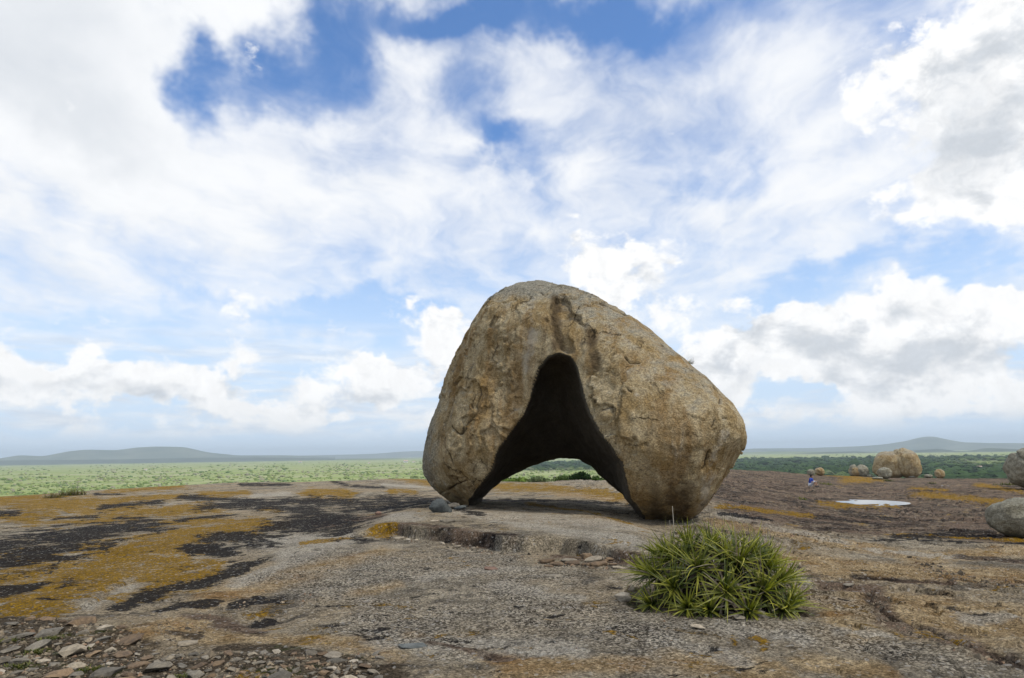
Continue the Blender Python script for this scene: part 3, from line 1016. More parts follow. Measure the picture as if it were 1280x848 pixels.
OUT_PX = z1([(385, 57), (340, 65), (290, 90), (245, 125), (210, 175), (180, 235), (150, 310), (120, 390), (95, 460), (75, 520),
             (62, 590), (57, 640), (64, 672), (85, 705), (115, 740), (150, 764), (200, 785), (260, 850)])
OUT_PX2 = z1([(700, 850), (780, 832), (880, 826), (925, 806), (955, 772), (985, 730), (1010, 690), (1040, 640), (1065, 600), (1078, 565), (1072, 510),
              (1050, 465), (1010, 415), (960, 365), (905, 320), (845, 272), (790, 225), (740, 183), (680, 145), (620, 115), (560, 90),
              (500, 68), (440, 57)])
NICHE_PX = z1([(190, 900), (200, 770), (215, 735), (262, 670), (290, 595), (330, 545), (372, 490), (392, 440), (402, 390), (420, 335), (448, 302), (485, 290),
               (518, 302), (540, 335), (552, 375), (562, 420), (580, 475), (615, 540), (655, 590), (688, 640), (700, 700), (712, 755),
               (735, 790), (750, 900)])
ARCH_PX = z1([(215, 900), (240, 745), (300, 690), (340, 668), (380, 650), (430, 630), (490, 620), (550, 628), (600, 656), (650, 705),
              (700, 745), (730, 785), (745, 900)])


def build_arch():
    sil = np.array([face_pt(*p) for p in OUT_PX+OUT_PX2])
    c = sil.mean(0)
    sil = c+(sil-c)*np.array([0.985, 0.985])
    arch = np.array([face_pt(*p, 1.0) for p in ARCH_PX])
    h = 0.034
    s0, s1 = sil[:, 0].min()-0.4, sil[:, 0].max()+0.4
    z0, z1_ = -0.45, sil[:, 1].max()+0.4
    t0, t1 = -3.4, 3.4
    S = np.arange(s0, s1, h); Z = np.arange(z0, z1_, h); T = np.arange(t0, t1, h)
    SS, ZZ = np.meshgrid(S, Z, indexing='ij')
    dsil = -poly_sdf(SS, ZZ, catmull(sil, 4))
    # soften the ridges of the distance field
    def blur(a, n):
        k = np.hanning(n+2)[1:-1]; k /= k.sum()
        a = np.apply_along_axis(lambda v: np.convolve(np.pad(v, n//2, mode='edge'), k, 'valid'), 0, a)
        return np.apply_along_axis(lambda v: np.convolve(np.pad(v, n//2, mode='edge'), k, 'valid'), 1, a)
    bl = blur(dsil, 33)
    w = sstep(dsil, 0.1, 0.9)
    dsil = dsil*(1-w)+bl*w
    fa = poly_sdf(SS, ZZ, arch)
    Rr, p = 2.3, 2.1
    q = np.minimum(dsil/Rr, 1.0)
    prof = np.maximum(1-q, 0)**p
    Tf = 2.55 + 0.45*np.exp(-(((SS-5.3)/1.9)**2+((ZZ-1.9)/1.9)**2)) + 0.25*np.exp(-(((SS-0.2)/1.3)**2+((ZZ-1.6)/1.5)**2)) - 0.25*np.exp(-(((SS-2.4)/0.9)**2+((ZZ-3.2)/1.6)**2))
    Tb = 2.3 + 0*SS
    lean = 0.10*(ZZ-2.5)

    def mouth(px, py):
        """the point of the outer face that a sight line meets first"""
        for t in np.arange(-3.3, 0.0, 0.05):
            s_, z_ = face_pt(px, py, t)
            i, k = int((s_-S[0])/h), int((z_-Z[0])/h)
            if 0 <= i < len(S) and 0 <= k < len(Z):
                tt = t-lean[i, k]
                if tt > 0 or prof[i, k]+abs(tt/Tf[i, k])**p < 1: return s_, z_
        return face_pt(px, py, -1.5)
    niche = np.array([mouth(*q_) for q_ in NICHE_PX])
    niche[0, 1] = niche[-1, 1] = -1.2
    fn = poly_sdf(SS, ZZ, niche)
    F3 = np.empty((len(S), len(T), len(Z)), np.float32)
    for k, t in enumerate(T):
        tt = t-lean
        th_ = np.where(tt < 0, Tf, Tb)
        body = (prof + np.abs(tt/th_)**p - 1.0)*1.15
        u = sstep(np.full(1, t), -1.6, 1.9)[0]
        cave = fn*(1-u)+fa*u
        cave = np.minimum(cave, fa)          # the passage goes right through
        kk = 0.10
        hh_ = np.maximum(kk-np.abs(body+cave), 0)/kk
        F3[:, k, :] = np.maximum(body, -cave)+hh_*hh_*kk*0.25
    V, Q = surface_nets(F3, (S[0], T[0], Z[0]), h)
    s, t, z = V[:, 0].copy(), V[:, 1].copy(), V[:, 2].copy()
    def cave_at(s, t, z):
        from_i = np.clip(((s-S[0])/h), 0, len(S)-1.001); from_k = np.clip(((z-Z[0])/h), 0, len(Z)-1.001)
        i, k = from_i.astype(int), from_k.astype(int)
        u = sstep(t, -1.6, 1.9)
        cv = fn[i, k]*(1-u)+fa[i, k]*u
        return np.minimum(cv, fa[i, k]), fn[i, k]
    cav, fnv = cave_at(s, t, z)
    W = np.stack([O2[0]+s*S_DIR[0]+t*T_DIR[0], O2[1]+s*S_DIR[1]+t*T_DIR[1], z], 1)
    # normals
    def normals(W):
        a, b_, c_, d = (W[Q[:, i]] for i in range(4))
        fnrm = np.cross(c_-a, d-b_)
        nn = np.zeros_like(W)
        for i in range(4): np.add.at(nn, Q[:, i], fnrm)
        return nn/np.maximum(np.linalg.norm(nn, axis=1), 1e-9)[:, None]
    nr = normals(W)
    ctr = W.mean(0)
    if ((W-ctr)*nr).sum() < 0:
        Q = Q[:, ::-1]; nr = -nr
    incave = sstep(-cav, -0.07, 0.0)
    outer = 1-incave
    front = (nr @ np.array([T_DIR[0], T_DIR[1], 0]) < 0.25)*1.0
    # photograph position of every point of the face (through the upright face) for placing scars
    def P(l): return np.array(z1(l))
    PXM = 0.0205                       # metres on the face for one pixel
    d = np.zeros(len(W))
    d += 0.10*fbm3(W*0.55, 3)+0.035*fbm3(W*1.7+9, 3)*(0.4+0.6*outer)+0.020*fbm3(W*6, 3, 0.6)+0.10*(1-outer)*np.abs(fbm3(W*0.9+40, 3))
    # rock sheets spalling off: stepped noise
    qn = fbm3(W*np.array([0.55, 0.55, 0.45])+33, 5, 0.55)*3.4
    fr = qn-np.floor(qn)
    saw = sstep(fr, 0, 0.045)-fr
    reg = sstep(fbm3(W*0.4+77, 2), -0.05, 0.22)
    d += 0.085*saw*outer*reg
    edge = np.exp(-(np.minimum(fr, 1-fr)/0.018)**2)*reg*outer*0.75
    # hand-placed scars on the face: (outline, depth)
    scars = [([(468, 118), (500, 112), (524, 128), (530, 160), (556, 165), (560, 200), (536, 185), (518, 195), (508, 225), (528, 245), (534, 282),
               (500, 288), (474, 262), (458, 235), (452, 190), (432, 188), (450, 170), (452, 138)], 0.13),
             ([(282, 168), (298, 175), (292, 190), (280, 208), (264, 208), (272, 190)], 0.09),
             ([(585, 215), (604, 208), (600, 235), (588, 262), (580, 240)], 0.08),
             ([(268, 480), (300, 478), (318, 500), (340, 470), (372, 465), (368, 500), (330, 535), (296, 530), (272, 505)], -0.07),
             ([(380, 130), (400, 128), (398, 152), (384, 158)], 0.03)]
    fs, fz = project(W)
    fs = fs+3.0*fbm3(W*1.6+50, 4, 0.6); fz = fz+3.0*fbm3(W*1.6+60, 4, 0.6)
    for outl, dep in scars:
        pol = P(outl)
        m = poly_sdf(fs, fz, pol)*PXM + 0.03*fbm3(W*5+3, 2)
        d -= dep*sstep(-m, -0.015, 0.025)*front*outer
        edge = np.maximum(edge, np.exp(-(m/0.022)**2)*front*outer*0.8*sstep(fbm3(W*2.7+31, 2), -0.3, 0.1))
    crk = [[(232, 385), (236, 420), (220, 455), (228, 480), (205, 498), (182, 520), (170, 545)],
           [(118, 555), (115, 585), (140, 618), (160, 650), (155, 690), (165, 705)],
           [(990, 410), (1002, 430), (1000, 450)], [(965, 478), (985, 500), (980, 525)], [(1010, 495), (1035, 500), (1050, 525), (1045, 548)],
           [(970, 600), (955, 650), (945, 660)], [(930, 375), (945, 395)], [(730, 175), (750, 185), (765, 195)], [(695, 300), (715, 320), (745, 318)],
           [(305, 405), (290, 412), (278, 405)], [(600, 120), (640, 135), (700, 165)], [(628, 470), (660, 460), (665, 480)],
           [(110, 735), (150, 715), (190, 690)], [(700, 400), (720, 415)], [(140, 520), (165, 545), (190, 530)]]
    for cl in crk:
        m, _, _ = polyline_dist(fs, fz, P(cl))
        m = m*PXM
        g = np.exp(-(m/(0.018+0.018*np.clip(fbm3(W*1.3+17, 2)+0.5, 0, 1)))**2)*front*outer*sstep(fbm3(W*2.2+91, 2), -0.35, 0.05)
        d -= 0.05*g
        edge = np.maximum(edge, g)
    W2 = W + nr*d[:, None]
    me = mesh_from('arch_boulder', W2-np.array([*FOOT_L[:2], FOOT_L[2]]), Q)
    # marks
    sl, sr = sil[:, 0].min(), sil[:, 0].max(); zt = sil[:, 1].max()
    k1 = 0.9*sstep(s, sl+1.7, sl+0.1)+0.75*sstep(z, zt-1.0, zt-0.1)+0.5*sstep(nr[:, 2], 0.35, 0.8)
    br = np.zeros(len(W))
    bp = poly_sdf(fs, fz, P(scars[0][0]))*PXM
    br = np.maximum(br, sstep(-bp, -0.03, 0.05)*0.50)
    for stv in ([(470, 125), (470, 200), (478, 262)], [(592, 225), (594, 270), (604, 330)]):
        m, _, _ = polyline_dist(fs, fz, P(stv)); br = np.maximum(br, 0.95*np.exp(-(m*PXM/0.20)**2))
    for stv in ([(770, 420), (775, 560), (770, 700)], [(845, 560), (850, 760)], [(905, 520), (900, 700), (880, 790)], [(770, 620), (800, 780)]):
        m, _, _ = polyline_dist(fs, fz, P(stv)); br = np.maximum(br, 0.45*np.exp(-(m*PXM/0.25)**2))
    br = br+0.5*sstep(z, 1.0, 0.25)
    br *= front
    ps = np.zeros(len(W))
    for stv in ([(1015, 545), (985, 640), (955, 720), (930, 790)], [(400, 130), (395, 250), (380, 330)]):
        m, _, _ = polyline_dist(fs, fz, P(stv)); ps = np.maximum(ps, 0.8*np.exp(-(m*PXM/0.2)**2))
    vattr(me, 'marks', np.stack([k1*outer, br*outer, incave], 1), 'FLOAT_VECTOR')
    vattr(me, 'crack', edge)
    vattr(me, 'palestreak', ps*front*outer)
    o = obj('arch_boulder', me, mat_arch(), loc=tuple(FOOT_L),
            label='huge tan granite boulder on two feet with a tall dark hollow and arch under it', cat='boulder')
    return W2


ARCH_V = build_arch()
M_BOULDER = mat_boulder('boulder_granite', scale=1.0)[0]
M_BOULDER_FAR = mat_boulder('boulder_granite_far', scale=0.42, warm=0.95)[0]
M_BOULDER_GREY = mat_boulder('boulder_grey_lichen', scale=1.4, warm=0.35, grey=0.75)[0]


# ------------------------------------------------------------------ other boulders
def make_boulder(name, px, py, wpx, hpx, label, mat, dratio=0.9, seed=0, pw=2.4, shape=None, sink=0.06, sub=5, group=None, rz=0.0, top=0.0, crack=None, cat='boulder'):
    """px,py = middle of its foot on the ground, wpx,hpx its size in the photograph"""
    g = ground_at(px, py)
    r = math.hypot(g[0], g[1])
    ca = math.cos(math.atan2(g[0], g[1])); Wm, Hm = wpx*r*ca*ca/F/2, hpx*r*ca/F
    bm = bmesh.new(); bmesh.ops.create_icosphere(bm, subdivisions=sub, radius=1.0)
    v = np.array([q.co for q in bm.verts]); f = np.array([[q.index for q in k.verts] for k in bm.faces]); bm.free()
    n = v/(np.sum(np.abs(v)**pw, 1)**(1/pw))[:, None]
    off = seed*7.13
    n = n*(1+0.20*fbm3(n*0.9+off, 2)+0.06*fbm3(n*2.6+off, 3)+0.016*fbm3(n*8+off, 3))[:, None]
    if crack is not None:
        pl = np.array(crack[0]); pl = pl/np.linalg.norm(pl)
        dd = n@pl-crack[1]+0.05*fbm3(n*2+off, 2)
        n = n*(1-0.07*np.exp(-(dd/0.03)**2))[:, None]
    zmin, zmax = n[:, 2].min(), n[:, 2].max()
    hz = (n[:, 2]-zmin)/(zmax-zmin)
    tap = 1-top*hz
    # narrow the foot
    foot = 1-0.22*sstep(hz, 0.22, 0.0)
    xm = np.abs(n[:, 0]*tap*foot).max()
    V = np.stack([n[:, 0]*tap*foot/xm*Wm, n[:, 1]*tap*foot*Wm*dratio, (hz*(1+sink)-sink)*Hm], 1)
    if shape is not None:
        V = shape(V, Wm, Hm)
    a = math.atan2(g[0], g[1])
    me = mesh_from(name, V, f)
    o = obj(name, me, mat, loc=(g[0]+math.sin(a)*Wm*dratio*0.6, g[1]+math.cos(a)*Wm*dratio*0.6, 0), label=label, cat=cat, group=group)
    o.location.z = th(o.location.x, o.location.y)
    o.rotation_euler.z = -a+rz
    return o


def lean(kx, ky=0.0):
    def fn(V, W, H):
        V = V.copy(); k = V[:, 2]/H
        V[:, 0] += kx*W*k*k
        return V
    return fn


make_boulder('boulder', 1279, 675, 92, 48, 'smooth grey-green boulder alone on the tan rock, dark shadow line under it', M_BOULDER_GREY, seed=21, pw=2.05, sub=6, shape=lean(0.12))
make_boulder('boulder', 1316, 612, 122, 56, 'broad grey boulder with a split face at the far edge of the dark rock', M_BOULDER_GREY, seed=2, pw=2.5, sub=6, crack=((0.8, 0, 0.5), -0.25))
make_boulder('boulder', 1137, 593.5, 35, 37, 'tall ochre boulder leaning behind a rounder one', M_BOULDER_FAR, seed=3, pw=2.3, shape=lean(-0.30), dratio=0.9, crack=((1, 0, 0), -0.35))
make_boulder('boulder', 1112.5, 597, 43, 33, 'big round ochre boulder in front of the tall leaning one', M_BOULDER_FAR, seed=4, pw=2.5, shape=lean(0.05), dratio=0.8)
make_boulder('boulder', 1107, 598.5, 19, 14, 'small pale whitish boulder at the foot of the big round one', M_BOULDER_GREY, seed=5, shape=lean(-0.15))
make_boulder('boulder', 1070.5, 595, 19, 12.5, 'round ochre-grey boulder in front of two stacked grey ones', M_BOULDER_FAR, seed=6, pw=2.2)
make_boulder('boulder', 1078, 594, 18, 15.5, 'dark grey boulder right behind the round ochre-grey one', M_BOULDER_GREY, seed=7, pw=2.2)
make_boulder('boulder', 1067, 593.5, 11, 15, 'narrow grey boulder peeping over the round ochre-grey one', M_BOULDER_GREY, seed=8, pw=2.2)
make_boulder('boulder', 1025, 595, 12.5, 10, 'small rounded tan boulder beside a lower grey one', M_BOULDER_FAR, seed=9, pw=2.2)
make_boulder('boulder', 1014, 594.5, 10, 7, 'low grey boulder beside the small rounded tan one', M_BOULDER_GREY, seed=10, pw=2.2)
make_boulder('boulder', 1174.5, 592.5, 13.5, 11.5, 'nearly spherical small boulder alone at the edge of the rock', M_BOULDER_FAR, seed=12, pw=2.1)
make_boulder('boulder', 1160, 592.5, 12, 4.5, 'low flat grey stone next to the nearly spherical small boulder', M_BOULDER_GREY, seed=13, sub=4)
make_boulder('boulder', 1139.5, 595.5, 9, 3, 'thin flat stone slab at the foot of the tall leaning boulder', M_BOULDER_GREY, seed=14, sub=4)
make_boulder('boulder', 1097, 599.5, 14, 3.2, 'low flat stone left of the small whitish boulder', M_BOULDER_GREY, seed=15, sub=4)
make_boulder('boulder', 1087, 596, 9, 4, 'little grey stone between the two boulder groups', M_BOULDER_GREY, seed=16, sub=4)


# ------------------------------------------------------------------ loose stones
def stone_mesh(seed, flat=0.35, n=16, detail=False):
    rg = np.random.default_rng(seed)
    bm = bmesh.new()
    for i in range(n):
        v = rg.normal(size=3); v /= np.linalg.norm(v)
        k = (np.abs(v)**3.2).sum()**(1/3.2)
        v = v/k*rg.uniform(0.82, 1.0)
        bm.verts.new((v[0], v[1]*rg.uniform(0.8, 1.0), v[2]*flat))
    r = bmesh.ops.convex_hull(bm, input=list(bm.verts))
    bmesh.ops.delete(bm, geom=[v for v in bm.verts if not v.link_faces], context='VERTS')
    bmesh.ops.dissolve_limit(bm, angle_limit=rad(12), verts=bm.verts, edges=bm.edges)
    if detail:
        bmesh.ops.bevel(bm, geom=list(bm.edges), offset=0.05, segments=1, affect='EDGES', profile=0.6)
    bmesh.ops.triangulate(bm, faces=bm.faces)
    me = bpy.data.meshes.new('stone')
    bm.to_mesh(me); bm.free()
    return me


def mat_stone(name, cs, lich=0.4):
    m, N, b = mat_new(name)
    inf = N.node('ShaderNodeObjectInfo')
    co = N.node('ShaderNodeTexCoord').outputs['Object']
    pos = N.node('ShaderNodeNewGeometry').outputs['Position']
    n = N.noise(pos, 14, 7, 0.7)
    n2 = N.noise(pos, 55, 4, 0.7)
    rnd = inf.outputs['Random']
    c = N.mix(rnd, cs[0], cs[1])
    c = N.mix(N.ss(n, 0.40, 0.62, 0, 0.8), c, cs[2])
    c = N.mix(N.ss(n2, 0.58, 0.68, 0, lich), c, (0.055, 0.050, 0.042))
    c = N.mix(1.0, c, N.mr(N.m('FRACT', N.mul(rnd, 17.3)), 0, 1, 0.65, 1.25), 'MULTIPLY')
    c = N.mix(1.0, c, N.mr(n2, 0.3, 0.7, 0.7, 1.3), 'MULTIPLY')
    N.put(b.inputs['Base Color'], c)
    N.put(b.inputs['Normal'], N.bump(N.add(n, N.mul(n2, 0.4)), 0.8, 0.02))
    return m


M_STONE = mat_stone('loose_stone', [(0.215, 0.178, 0.125), (0.165, 0.148, 0.118), (0.090, 0.078, 0.060)], 0.6)
M_STONE_BROWN = mat_stone('brown_loose_stone', [(0.215, 0.145, 0.080), (0.17, 0.115, 0.068), (0.085, 0.060, 0.040)], 0.5)
M_STONE_PALE = mat_stone('pale_loose_stone', [(0.36, 0.295, 0.205), (0.315, 0.28, 0.225), (0.21, 0.175, 0.125)], 0.4)
M_STONE_RED = mat_stone('reddish_stone', [(0.255, 0.150, 0.105), (0.235, 0.145, 0.10), (0.15, 0.095, 0.07)], 0.4)
M_STONE_BLUE = mat_stone('blue_grey_stone', [(0.105, 0.115, 0.110), (0.125, 0.130, 0.120), (0.06, 0.066, 0.062)], 0.6)

STONES = [stone_mesh(100+i, flat=random.uniform(0.26, 0.48), n=random.randint(14, 20)) for i in range(14)]
STONES_D = [stone_mesh(200+i, flat=random.uniform(0.40, 0.62), n=18, detail=True) for i in range(6)]
STONES_F = [stone_mesh(300+i, flat=random.uniform(0.14, 0.24), n=20, detail=True) for i in range(6)]
_mesh_mat = {}


def stone_obj(me, mat, x, y, sx, sy, sz, rz, tilt, label, group=None, zoff=0.0, name='stone', z=None):
    key = (me.name, mat.name)
    if key not in _mesh_mat:
        mm = me.copy(); mm.materials.clear(); mm.materials.append(mat); _mesh_mat[key] = mm
    o = bpy.data.objects.new(name, _mesh_mat[key])
    COL.objects.link(o)
    o.scale = (sx, sy, sz)
    o.rotation_euler = (tilt*math.cos(rz*3), tilt*math.sin(rz*5), rz)
    o.location = (x, y, (th(x, y) if z is None else z)+zoff)
    tag(o, label, 'stone', group)
    return o


def stone_px(px, py, wpx, me, mat, label, aspect=0.8, thick=1.0, rz=None, group=None, tilt=0.08, lift=0.5, yaw_free=True):
    g = ground_at(px, py); r = math.hypot(g[0], g[1])
    w = 1.18*wpx*r*math.cos(math.atan2(g[0], g[1]))**2/F/2
    rz = random.uniform(-0.5, 0.5) if rz is None else rz
    hz = max(abs(v.co.z) for v in me.vertices)
    return stone_obj(me, mat, g[0], g[1]+w*aspect*0.4, w, w*aspect, w*thick, rz, tilt, label, group, zoff=w*thick*hz*lift)


# distinct stones
stone_px(232, 808, 27, STONES_F[0], M_STONE_PALE, 'single flat whitish-grey slab lying apart on the dirt near the rubble', thick=1.3, rz=0.2)
stone_px(414, 822, 25, STONES_F[1], M_STONE_PALE, 'flat tan stone lying on the back edge of the rubble', thick=1.1, rz=0.0)
stone_px(514, 810, 33, STONES_F[2], M_STONE_BLUE, 'flat blue-grey flake lying on the tan rock beside a dark hollow', thick=0.7, rz=0.35, lift=0.2)
stone_px(615, 712, 19, STONES_F[3], M_STONE_RED, 'reddish flat stone lying alone on the speckled grey rock', thick=1.2, rz=0.1)
stone_px(692, 721, 20, STONES_F[4], M_STONE, 'flat brown stone lying in front of the row of stones by the ledge', thick=1.2, rz=-0.1)
stone_px(781, 752, 21, STONES_D[0], M_STONE_PALE, 'blocky tan stone lying left of the spiky green plant', thick=1.0, rz=0.2, tilt=0.15)
stone_px(798, 738, 26, STONES_F[5], M_STONE_PALE, 'tilted tan slab half under the left leaves of the spiky plant', thick=1.8, rz=0.6, tilt=0.5)
stone_px(874, 787, 18, STONES_F[1], M_STONE_PALE, 'flat pale stone lying apart in front of the spiky plant', thick=1.5, rz=0.3)
stone_px(925, 775, 14, STONES_D[1], M_STONE_PALE, 'pale rounded stone at the front foot of the spiky plant', thick=1.0)
stone_px(952, 772, 13, STONES_D[2], M_STONE_PALE, 'pale upright wedge of stone at the front foot of the spiky plant', thick=1.5, tilt=0.5)
stone_px(960, 773, 12, STONES_F[3], M_STONE, 'thin stone leaning beside the pale upright wedge', thick=1.6, tilt=0.4)
stone_px(939, 768, 14, STONES_D[3], M_STONE, 'brownish stone tucked under the front leaves of the spiky plant', thick=0.8)
stone_px(913, 769, 13, STONES_D[4], M_STONE, 'dull brown stone half hidden by the front leaves of the spiky plant', thick=0.7)
stone_px(893, 771, 8, STONES_D[5], M_STONE_PALE, 'tiny pale stone in front of the spiky plant', thick=0.8)
stone_px(1062, 733, 15, STONES_F[0], M_STONE, 'brown flat stone lying beside the small puddle', thick=1.0, rz=-0.2)
stone_px(391, 599.3, 10, STONES_F[4], M_STONE_RED, 'flat reddish-brown stone on the skyline of the rock rim', thick=1.8, rz=0.0)
stone_px(473, 644, 9, STONES_D[0], M_STONE_RED, 'small rusty-brown stone alone on the black-stained rock', thick=1.1)
# by the left foot of the arch boulder
stone_px(550, 640.5, 29, STONES_D[3], M_STONE_BLUE, 'angular blue-grey block in front of the left foot of the arch boulder', aspect=0.8, thick=1.25, rz=0.15, tilt=0.1)
stone_px(567, 636, 17, STONES_D[1], M_STONE, 'brown block wedged between the blue-grey block and the left foot of the arch', thick=1.2)
stone_px(575, 637, 14, STONES_D[4], M_STONE_BLUE, 'small grey stone lying under the left foot of the arch boulder', thick=0.9)
stone_px(543, 631, 9, STONES_D[2], M_STONE_BLUE, 'small dark stone leaning behind the blue-grey block', thick=1.4, tilt=0.5)
stone_px(582, 634, 8, STONES_D[5], M_STONE, 'small brown stone close to the inner side of the left foot', thick=0.8)
stone_px(542.5, 652.5, 11, STONES_F[5], M_STONE_PALE, 'small pale stone of the pair lying before the arch boulder', thick=1.3, rz=0.1)
stone_px(559, 653.5, 21, STONES_F[0], M_STONE, 'longer tan stone of the pair lying before the arch boulder', thick=1.2, rz=0.05)
# chocks under the right foot
for px, py, w, lb in ((829, 646, 6, 'tiny white stone before the right foot of the arch boulder'),
                      (862, 648, 9, 'small pale chock under the middle of the right foot'),
                      (869, 647, 8, 'small brown chock under the outer side of the right foot')):
    stone_px(px, py, w, STONES_D[int(w) % 6], M_STONE_PALE if 'brown' not in lb else M_STONE, lb, thick=0.9)
# row along the ledge
ROW = [(684, 704, 21, 0), (697, 707, 17, 0), (712, 704, 20, 1), (717, 706, 24, 0), (734, 707, 14, 0), (744, 703, 25, 1), (749, 708, 24, 0),
       (762, 701, 10, 2), (733, 699, 15, 2), (774, 711, 16, 1), (722, 699, 12, 0), (705, 702, 10, 1), (754, 703, 16, 0), (687, 709, 13, 0),
       (766, 707, 10, 0), (740, 711, 9, 0)]
for i, (px, py, w, k) in enumerate(ROW):
    stone_px(px, py, w, STONES_D[i % 6] if k == 2 else STONES_F[i % 6], M_STONE_PALE if k == 1 else M_STONE_BROWN,
             ('%s %s stone in the row at the foot of the low rock ledge' % ('broad' if w > 18 else ('middling' if w > 11 else 'little'), 'blocky brown' if k == 2 else ('flat pale' if k == 1 else 'flat brown'))), thick=1.5 if k < 2 else 1.1, group='stones along the ledge')
ROW2 = [(498, 674, 15), (510, 676, 6), (520, 677, 6), (553, 681, 6), (572, 685, 8), (592, 687, 6), (566, 682, 5)]
for i, (px, py, w) in enumerate(ROW2):
    stone_px(px, py, w, STONES_F[i % 6] if w > 9 else STONES_D[i % 6], M_STONE_PALE, 'small pale stone at the low left end of the ledge', thick=1.1, group='pebbles at the ledge end')


# rubble in the near corner
def in_rubble(px, py):
    if px < 175 and py > 772+0.0009*(px-40)**2+2: return True
    if py > 812 + 0.00012*(px-330)**2+4 and px < 475: return True
    return False


def build_rubble():
    placed = []
    tries = 0
    cnt = 0
    sizes = sorted([random.lognormvariate(math.log(16), 0.55) for _ in range(230)], reverse=True)
    for w in sizes:
        w = min(max(w, 8), 46)
        for _ in range(60):
            px = random.uniform(-40, 480); py = random.uniform(772, 870)
            if not in_rubble(px, py): continue
            if px > 175: w_ = w*0.72
            else: w_ = w
            ok = all(((px-a)/(0.42*(w_+c)))**2+((py-b)/(0.22*(w_+c)))**2 > 1 for a, b, c in placed)
            if ok: break
        else:
            continue
        placed.append((px, py, w_))
        k = random.random()
        mat = M_STONE_BROWN if k < 0.3 else (M_STONE if k < 0.80 else M_STONE_PALE)
        kind = 2 if mat is M_STONE_PALE else (1 if k < 0.3 else 0)
        me = random.choice(STONES if w_ > 14 else STONES_D+STONES)
        size = 'large' if w_ > 24 else ('medium' if w_ > 14 else 'small')
        thk = random.uniform(0.6, 1.1)
        lb = '%s %s %s stone %s' % (size, ('flat', 'blocky')[thk > 0.85], ('weathered grey-brown', 'dull brown', 'pale tan')[kind],
                                    'in the mossy heap of rubble' if px < 175 else 'in the thin spread of rubble beside the mossy heap')
        o = stone_px(px, py, w_, me, mat, lb, aspect=random.uniform(0.6, 1.0), thick=thk, rz=random.uniform(-1.2, 1.2),
                     group='rubble stones', tilt=random.uniform(0, 0.3), lift=random.uniform(-0.1, 0.5))
    return placed


build_rubble()


def build_gravel():
    """chips too small to count: one object"""
    vs, fs, tint = [], [], []
    tet = np.array([[1, 0, -0.4], [-0.5, 0.87, -0.4], [-0.5, -0.87, -0.4], [0.1, 0.1, 0.5], [-0.2, 0.5, 0.35]])
    hull = [(0, 3, 2), (0, 1, 4), (0, 4, 3), (1, 2, 4), (2, 3, 4), (0, 2, 1)]
    pts = []
    def chip(px, py, w): pts.append((px, py, w))
    while len(pts) < 3200:
        px = random.uniform(-60, 490); py = random.uniform(770, 880)
        if in_rubble(px, py): chip(px, py, random.lognormvariate(math.log(3.4), 0.45))
    for pl, n, sp in ([[(684, 706), (770, 711)], 120, 5], [[(486, 673), (640, 694)], 160, 3], [[(640, 695), (800, 712)], 160, 5],
                      [[(800, 760), (890, 772), (990, 770)], 200, 6], [[(1090, 745), (1110, 778), (1200, 812), (1280, 838)], 320, 7],
                      [[(1150, 706), (1200, 724), (1280, 734)], 260, 6], [[(930, 668), (1100, 672)], 160, 4], [[(225, 790), (300, 760), (400, 745)], 140, 10],
                      [[(880, 662), (960, 670)], 80, 4], [[(200, 780), (230, 815)], 90, 8]):
        for _ in range(n):
            i = random.randrange(len(pl)-1); t = random.random()
            chip(pl[i][0]+(pl[i+1][0]-pl[i][0])*t+random.gauss(0, sp), pl[i][1]+(pl[i+1][1]-pl[i][1])*t+random.gauss(0, sp*0.5), random.lognormvariate(math.log(2.6), 0.45))
    for _ in range(900):
        px = random.uniform(0, 1280); py = 690+150*random.random()**0.7
        chip(px, py, random.lognormvariate(math.log(1.8), 0.35))
    D = np.array([pix_dir(a, b) for a, b, c in pts])
    # march all rays together on the base surface
    t = np.full(len(D), CAM_H)/np.maximum(-D[:, 2], 1e-3)
    for _ in range(12):
        z = terrain(D[:, 0]*t, D[:, 1]*t)
        t = t*0.5+0.5*(CAM_H-z)/np.maximum(-D[:, 2], 1e-3)
    X = D[:, 0]*t; Y = D[:, 1]*t; Z = terrain(X, Y)
    W = np.array([c for _, _, c in pts])*np.hypot(X, Y)/F*0.5
    n = len(pts)
    ang = RNG.uniform(0, 6.28, n); ca, sa = np.cos(ang)[:, None], np.sin(ang)[:, None]
    v = tet[None]*(1+RNG.normal(0, 0.22, (n, 5, 3)))*W[:, None, None]
    v[..., 2] *= RNG.uniform(0.5, 1.1, (n, 1))
    V = np.stack([v[..., 0]*ca-v[..., 1]*sa+X[:, None], v[..., 0]*sa+v[..., 1]*ca+Y[:, None], v[..., 2]+Z[:, None]+0.2*W[:, None]], -1).reshape(-1, 3)
    f = (np.array(hull)[None]+(np.arange(n)*5)[:, None, None]).reshape(-1, 3)
    me = mesh_from('gravel', V, f, smooth=False)
    k = RNG.uniform(0, 1, (n, 1)); k2 = RNG.uniform(0, 1, (n, 1))
    colr = np.array([0.045, 0.036, 0.025])*(1-k**1.5)+np.array([0.28, 0.22, 0.145])*k**1.5
    colr = np.where(k2 > 0.93, np.array([0.22, 0.14, 0.085]), colr)
    vattr(me, 'tint', np.repeat(colr, 5, axis=0), 'FLOAT_COLOR')
    m, N, b = mat_new('gravel_chips')
    N.put(b.inputs['Base Color'], N.mix(1.0, N.node('ShaderNodeAttribute', attribute_name='tint').outputs['Color'],
                                        N.mr(N.noise(N.node('ShaderNodeNewGeometry').outputs['Position'], 90, 3, 0.6), 0.3, 0.7, 0.7, 1.3), 'MULTIPLY'))
    obj('gravel', me, m, label='stone chips and grit strewn over the rock', kind='stuff')


build_gravel()


